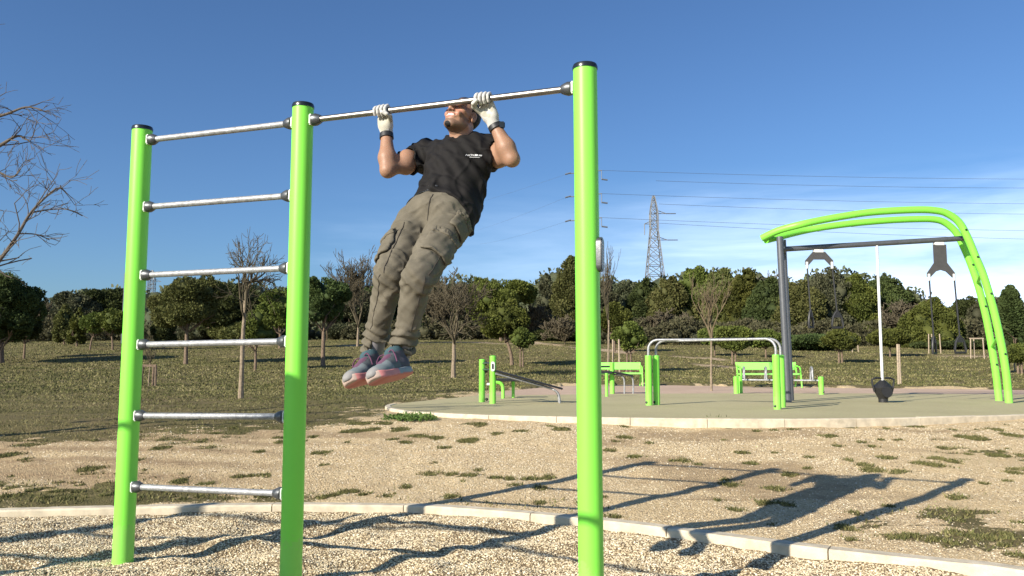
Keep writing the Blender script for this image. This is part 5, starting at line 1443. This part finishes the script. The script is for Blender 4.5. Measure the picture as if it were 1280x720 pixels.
# shoes
def shoe(an, heelpx, toepx, Yh, Yt, foot):
    he = Pt(*heelpx, Yh); to = Pt(*toepx, Yt); f = to-he; L = float(np.linalg.norm(f)); f = f/L
    up = an-he; up = up+f*.0; up -= f*(up@f); up /= np.linalg.norm(up); s = np.cross(f, up); RT = np.stack([f, s, up], 1)
    L = max(L, .285)
    def loc(P): return (P-he)@RT.astype(np.float32)
    rt = he
    def outline(q):                                     # sole outline in (f, s)
        x = q[...,0]/L; w = .036+.014*np.sin(np.clip(x, 0, 1)*math.pi*.9+.2)+.008*np.clip((x-.45)*2, 0, 1)*np.clip((1.05-x)*4, 0, 1)
        return w
    def solef(P):
        q = loc(P); x = q[...,0]; w = outline(q)
        d2 = np.sqrt((np.maximum(np.maximum(-x-(-.025), x-(L-.042)), 0))**2 + q[...,1]**2)-w
        rise = .018*np.clip((x-L*.7)/(L*.3), 0, 1)**2
        dz = abs(q[...,2]-.010-rise)-.017
        return smax(d2, dz, .008)
    def upperf(P):
        q = loc(P); x = q[...,0]
        d = caps(q, (.035,0,.045), (L*.55,0,.042), .040, .040)
        d = smin(d, ell(q, (L*.72,0,.030), (.085,.047,.038)), .03)
        d = smin(d, caps(q, (.030,0,.05), (.035,0,.105), .040, .043), .02)
        d = smin(d, caps(q, (.05,0,.10), (L*.48,0,.065), .034, .026), .02)
        d = smax(d, -(q[...,2]-.018), .004)
        d = smax(d, -caps(q, (.034,0,.09), (.028,0,.17), .030, .038), .004)
        return d + wav(q, 120, .0010, 3)
    lo_ = np.minimum(he, to)-.13; hi_ = np.maximum(he, to)+.16
    V, Q = surf(upperf, lo_, hi_, .0046)
    q = (V-he)@RT; c = np.tile(np.array([.095,.11,.12,1.]), (len(V), 1))
    c[q[:,0] < L*.3] = (.06,.055,.075,1); c[(q[:,0] > L*.55)] = (.16,.19,.20,1)
    c[(q[:,2] > .05) & (q[:,0] > .06) & (q[:,0] < L*.72) & (abs(q[:,1]) < .024)] = (.12,.05,.09,1)
    c[(q[:,2] > .105)] = (.035,.075,.09,1)
    c[(q[:,0] > L*.90)] = (.22,.215,.21,1)
    m, nt, b = newmat('shoe_upper'); a = N(nt, 'ShaderNodeAttribute', attribute_name='tone'); nt.links.new(a.outputs['Color'], b.inputs['Base Color'])
    b.inputs['Roughness'].default_value = .75; bump(nt, b, texnoise(nt, 500, 2), .4, .001)
    sh = npmesh('shoe', V, Q, m, True, man, attrs={'tone': ('POINT','FLOAT_COLOR',c)})
    V, Q = surf(solef, lo_, hi_, .0046); q = (V-he)@RT; c = np.tile(np.array([.22,.25,.27,1.]), (len(V), 1))
    c[(q[:,0] > L*.48)] = (.55,.21,.20,1); c[(q[:,0] > L*.93) & (q[:,2] > .0)] = (.42,.32,.27,1); c[(q[:,2] < -.001)] = (.45,.14,.12,1)
    m, nt, b = newmat('shoe_sole'); a = N(nt, 'ShaderNodeAttribute', attribute_name='tone'); nt.links.new(a.outputs['Color'], b.inputs['Base Color']); b.inputs['Roughness'].default_value = .6
    npmesh('sole', V, Q, m, True, sh, attrs={'tone': ('POINT','FLOAT_COLOR',c)})
    lace = simple('purple_lace', (.10,.03,.07), .8, 0, .2, 80)
    G = lambda x, y, z: Vector(he+RT@np.array([x, y, z]))
    mb = MB()
    for k in range(6):
        x = .095+k*.020; z = .102-.0085*k
        mb.tube([G(x, -.026, z-.008), G(x+.004, 0, z+.004), G(x+.010, .026, z-.008)], .0028, 6)
        mb.tube([G(x+.010, -.026, z-.010), G(x+.004, 0, z+.005), G(x, .026, z-.008)], .0028, 6)
    mb.tube(catmull([tuple(G(.09,0,.11)), tuple(G(.10,.035,.115)), tuple(G(.12,.05,.09)), tuple(G(.10,.03,.098)), tuple(G(.09,0,.11))], 5, False), .0028, 6)
    mb.tube(catmull([tuple(G(.09,0,.11)), tuple(G(.10,-.035,.115)), tuple(G(.12,-.052,.085)), tuple(G(.14,-.06,.05))], 5, False), .0028, 6)
    mb.build('laces', lace, sh)
shoe(anR, (479,471), (442,480), 3.72, 3.49, 'right')
shoe(anL, (510,468), (473,476), 3.60, 3.38, 'left')
sock = simple('grey_sock', (.20,.19,.20), .9, 0, .1, 60)
for a_, k_ in ((anR, knR), (anL, knL)):
    d_ = (k_-a_)/np.linalg.norm(k_-a_); mb = MB(); mb.tube([Vector(a_-d_*.045), Vector(a_+d_*.08)], [.043, .045], 14); mb.build('sock', sock, man)

# gloved hands closed round the bar
glove_m, nt, b = newmat('glove_cloth')
a = N(nt, 'ShaderNodeAttribute', attribute_name='tone'); nt.links.new(a.outputs['Color'], b.inputs['Base Color']); b.inputs['Roughness'].default_value = .8
bump(nt, b, texnoise(nt, 600, 2), .3, .0008)
def glove(H, wr, sgn):
    # u along the bar towards the little finger, v towards the camera side, w up
    u = bdir*(-sgn); w = np.array([0,0,1.]); w -= bdir*(w@bdir); w /= np.linalg.norm(w); v = np.cross(u, w); v = v if v[1] < 0 else -v
    G = lambda a, b_, c: (H+u*a+v*b_+w*c).astype(np.float32)
    Rb = .0165; fr_ = [.0098,.0102,.0098,.0086]; off = [-.033,-.011,.011,.032]; endA = [-62,-70,-66,-52]
    fing = []
    for i in range(4):
        rr = Rb+fr_[i]*.98; P_ = []
        for t in np.linspace(205, endA[i], 8):
            a_ = R(t); bulge = 1.0+(.12 if 60 < t < 120 else 0)+(.08 if -10 < t < 40 else 0)
            P_.append(G(off[i]*1.02, math.cos(a_)*rr*bulge, math.sin(a_)*rr*bulge))
        P_[0] = G(off[i]*.95, -.030, -.020)
        fing.append((P_, fr_[i]))
    wloc = wr
    palm_top = G(0, -.027, -.012)
    def f(P):
        d = 1e3
        # palm: flattened block from knuckles to wrist
        pc_ = (palm_top+wloc)/2; az = (palm_top-wloc); Lp = float(np.linalg.norm(az)); az = az/Lp
        au = u-az*(u@az); au /= np.linalg.norm(au); av = np.cross(az, au); rot = np.stack([au, av, az], 1)
        d = rbox(P, pc_+az*.004, (.042, .0165, Lp*.46), .016, rot)
        d = smin(d, ell(P, pc_-au*.024+v*.012-az*.01, (.020,.019,.034), rot), .012)      # ball of the thumb
        d = smin(d, ell(P, pc_+au*.024+v*.008-az*.01, (.016,.015,.034), rot), .010)
        for P_, r_ in fing:
            e = 1e3*np.ones(P.shape[:-1], np.float32)
            for k in range(len(P_)-1):
                e = np.minimum(e, caps(P, P_[k], P_[k+1], r_*(1.02-.02*k), r_*(1.0-.02*k)))
            d = smin(d, e, .0032)
        # thumb under the bar, closing against the index finger
        T = [pc_-au*.036+v*.008, G(-.052,.004,-.034), G(-.044,.026,-.026), G(-.024,.037,-.016)]
        for k in range(3): d = smin(d, caps(P, T[k], T[k+1], .0130-.0012*k, .0122-.0014*k), .006)
        d = smin(d, caps(P, wloc-az*.018, wloc+az*.02, .0345, .033), .014)
        return smax(d, -(np.linalg.norm((P-H)-((P-H)@bdir.astype(np.float32))[...,None]*bdir, axis=-1)-.0155), .001)
    V, Q = surf(f, np.minimum(H, wr)-.08, np.maximum(H, wr)+.075, .0031)
    c = np.tile(np.array([.50,.485,.45,1.]), (len(V), 1)); r_ = V-H
    pal = (r_@w < -.030) & (r_@v > -.02); c[pal] = (.40,.38,.31,1)
    o = npmesh('glove', V, Q, glove_m, True, man, attrs={'tone': ('POINT','FLOAT_COLOR',c)}); return o
glove(hR, wrR, 1); glove(hL, wrL, -1)
# wristband and watch
def band(a, b, r, name, mat_, w_):
    d = (b-a)/np.linalg.norm(b-a); c = a+d*.012
    mb = MB(); mb.tube([Vector(c-d*w_), Vector(c-d*w_*.9), Vector(c+d*w_*.9), Vector(c+d*w_)], [r*.96, r, r*1.04, r*.99], 22); return mb.build(name, mat_, man), c, d
band(wrR+(elR-wrR)*.10, elR, .0365, 'wristband', M['rubber'], .015)
wb, c, d = band(wrL+(elL-wrL)*.10, elL, .0375, 'watch', M['rubber'], .013)
mb = MB(); mb.box(Vector(c)+Vector((.030,-.026,.004)), (.034,.016,.036), None, .005); mb.build('watch_case', M['cap'], wb)
# print on the chest
tc_ = bpy.data.curves.new('shirt_print', 'FONT'); tc_.body = 'NOVA'; tc_.size = .019; tc_.align_x = 'LEFT'
to = bpy.data.objects.new('shirt_print_tmp', tc_); C.objects.link(to); bpy.context.view_layer.update()
me = bpy.data.meshes.new_from_object(to.evaluated_get(bpy.context.evaluated_depsgraph_get())); bpy.data.objects.remove(to)
bm = bmesh.new(); bm.from_mesh(me)
for bx0 in (.052, .070): bmesh.ops.create_cube(bm, size=1, matrix=Matrix.Translation((bx0, .006, 0)) @ Matrix.Diagonal((.014,.010,.0001,1)))
for k in range(1): bmesh.ops.create_cube(bm, size=1, matrix=Matrix.Translation((.046, -.008, 0)) @ Matrix.Diagonal((.05,.0022,.0001,1)))
o0 = at(579.5, 193.5, 3.9); cr_ = Vector(sx); cu_ = Vector(tz)
for vv in bm.verts:
    p = o0+cr_*vv.co.x+cu_*vv.co.y; out = Vector((-.2,-1,-.1)).normalized()
    h = sbv.ray_cast(p+out*.4, -out)
    if h[0] is not None: vv.co = h[0]+out*.003
bm.to_mesh(me); bm.free(); me.materials.append(simple('print_white', (.72,.72,.72), .7, 0, .03, 20))
po = bpy.data.objects.new('shirt_print', me); C.objects.link(po); link_parent(po, shirt)
# ------------------------------------------------------------------ light, sky, output
sun_dir = Vector((-SUN_AZ[0]*math.cos(EL), -SUN_AZ[1]*math.cos(EL), math.sin(EL))).normalized()
ld = bpy.data.lights.new('sun', 'SUN'); sun = bpy.data.objects.new('sun', ld); C.objects.link(sun)
ld.energy = 4.6; ld.angle = R(.53); ld.color = (1.0, .92, .79)
sun.rotation_euler = sun_dir.to_track_quat('Z', 'Y').to_euler(); sun.location = (-10, -10, 12)
W = bpy.data.worlds.new('World'); S.world = W; W.use_nodes = True; nt = W.node_tree
bg = nt.nodes['Background']
sky = nt.nodes.new('ShaderNodeTexSky'); sky.sky_type = 'NISHITA'; sky.sun_disc = False
sky.sun_elevation = EL; sky.sun_rotation = math.atan2(sun_dir.x, sun_dir.y)
sky.air_density = 1.0; sky.dust_density = .9; sky.ozone_density = 2.2; sky.altitude = 50
tc = nt.nodes.new('ShaderNodeTexCoord'); sep = nt.nodes.new('ShaderNodeSeparateXYZ'); nt.links.new(tc.outputs['Generated'], sep.inputs[0])
mp = nt.nodes.new('ShaderNodeMapping'); mp.inputs['Scale'].default_value = (2.2, 2.2, 15); nt.links.new(tc.outputs['Generated'], mp.inputs['Vector'])
mp.inputs['Rotation'].default_value = (0, R(4), 0)
n1 = nt.nodes.new('ShaderNodeTexNoise'); n1.inputs['Scale'].default_value = 1.6; n1.inputs['Detail'].default_value = 7; n1.inputs['Roughness'].default_value = .6; n1.inputs['Distortion'].default_value = .4
nt.links.new(mp.outputs[0], n1.inputs['Vector'])
cl = ramp(nt, n1.outputs['Fac'], [(.36, (0,0,0)), (.72, (1,1,1))])
band = ramp(nt, sep.outputs['Z'], [(.0, (.9,.9,.9)), (.09, (1,1,1)), (.16, (.55,.55,.55)), (.24, (0,0,0))], 'EASE')
n2 = nt.nodes.new('ShaderNodeTexNoise'); n2.inputs['Scale'].default_value = 2.5; n2.inputs['Detail'].default_value = 5
nt.links.new(mp.outputs[0], n2.inputs['Vector'])
mx_ = nt.nodes.new('ShaderNodeMath'); mx_.operation = 'MULTIPLY_ADD'; nt.links.new(n2.outputs['Fac'], mx_.inputs[0]); mx_.inputs[1].default_value = .5
nt.links.new(sep.outputs['X'], mx_.inputs[2])
right = ramp(nt, mx_.outputs[0], [(.0, (.0,.0,.0)), (.28, (.35,.35,.35)), (.55, (1,1,1))], 'EASE')
el = None
m1 = mixc(nt, 1.0, cl, band, 'MULTIPLY'); m2 = mixc(nt, 1.0, m1, right, 'MULTIPLY')
# constant veil of thin cloud low in the right of the sky
veil = mixc(nt, 1.0, ramp(nt, sep.outputs['Z'], [(.04, (.95,.95,.95)), (.13, (.45,.45,.45)), (.21, (0,0,0))], 'EASE'), right, 'MULTIPLY')
tot = mixc(nt, 1.0, m2, veil, 'ADD')
fac = mixc(nt, 1.0, tot, (.62,.62,.62), 'MULTIPLY')
bw = nt.nodes.new('ShaderNodeRGBToBW'); nt.links.new(fac, bw.inputs[0])
tint = mixc(nt, 1.0, sky.outputs['Color'], SKY_TINT, 'MULTIPLY')
skyc = mixc(nt, bw.outputs[0], tint, (9.5, 11.5, 14.5))
nt.links.new(skyc, bg.inputs['Color']); bg.inputs['Strength'].default_value = SKY_STR
S.view_settings.view_transform = 'Standard'; S.view_settings.look = 'None'; S.view_settings.exposure = .85; S.view_settings.gamma = 1
S.render.engine = 'CYCLES'
S.render.resolution_x = 1024; S.render.resolution_y = 576
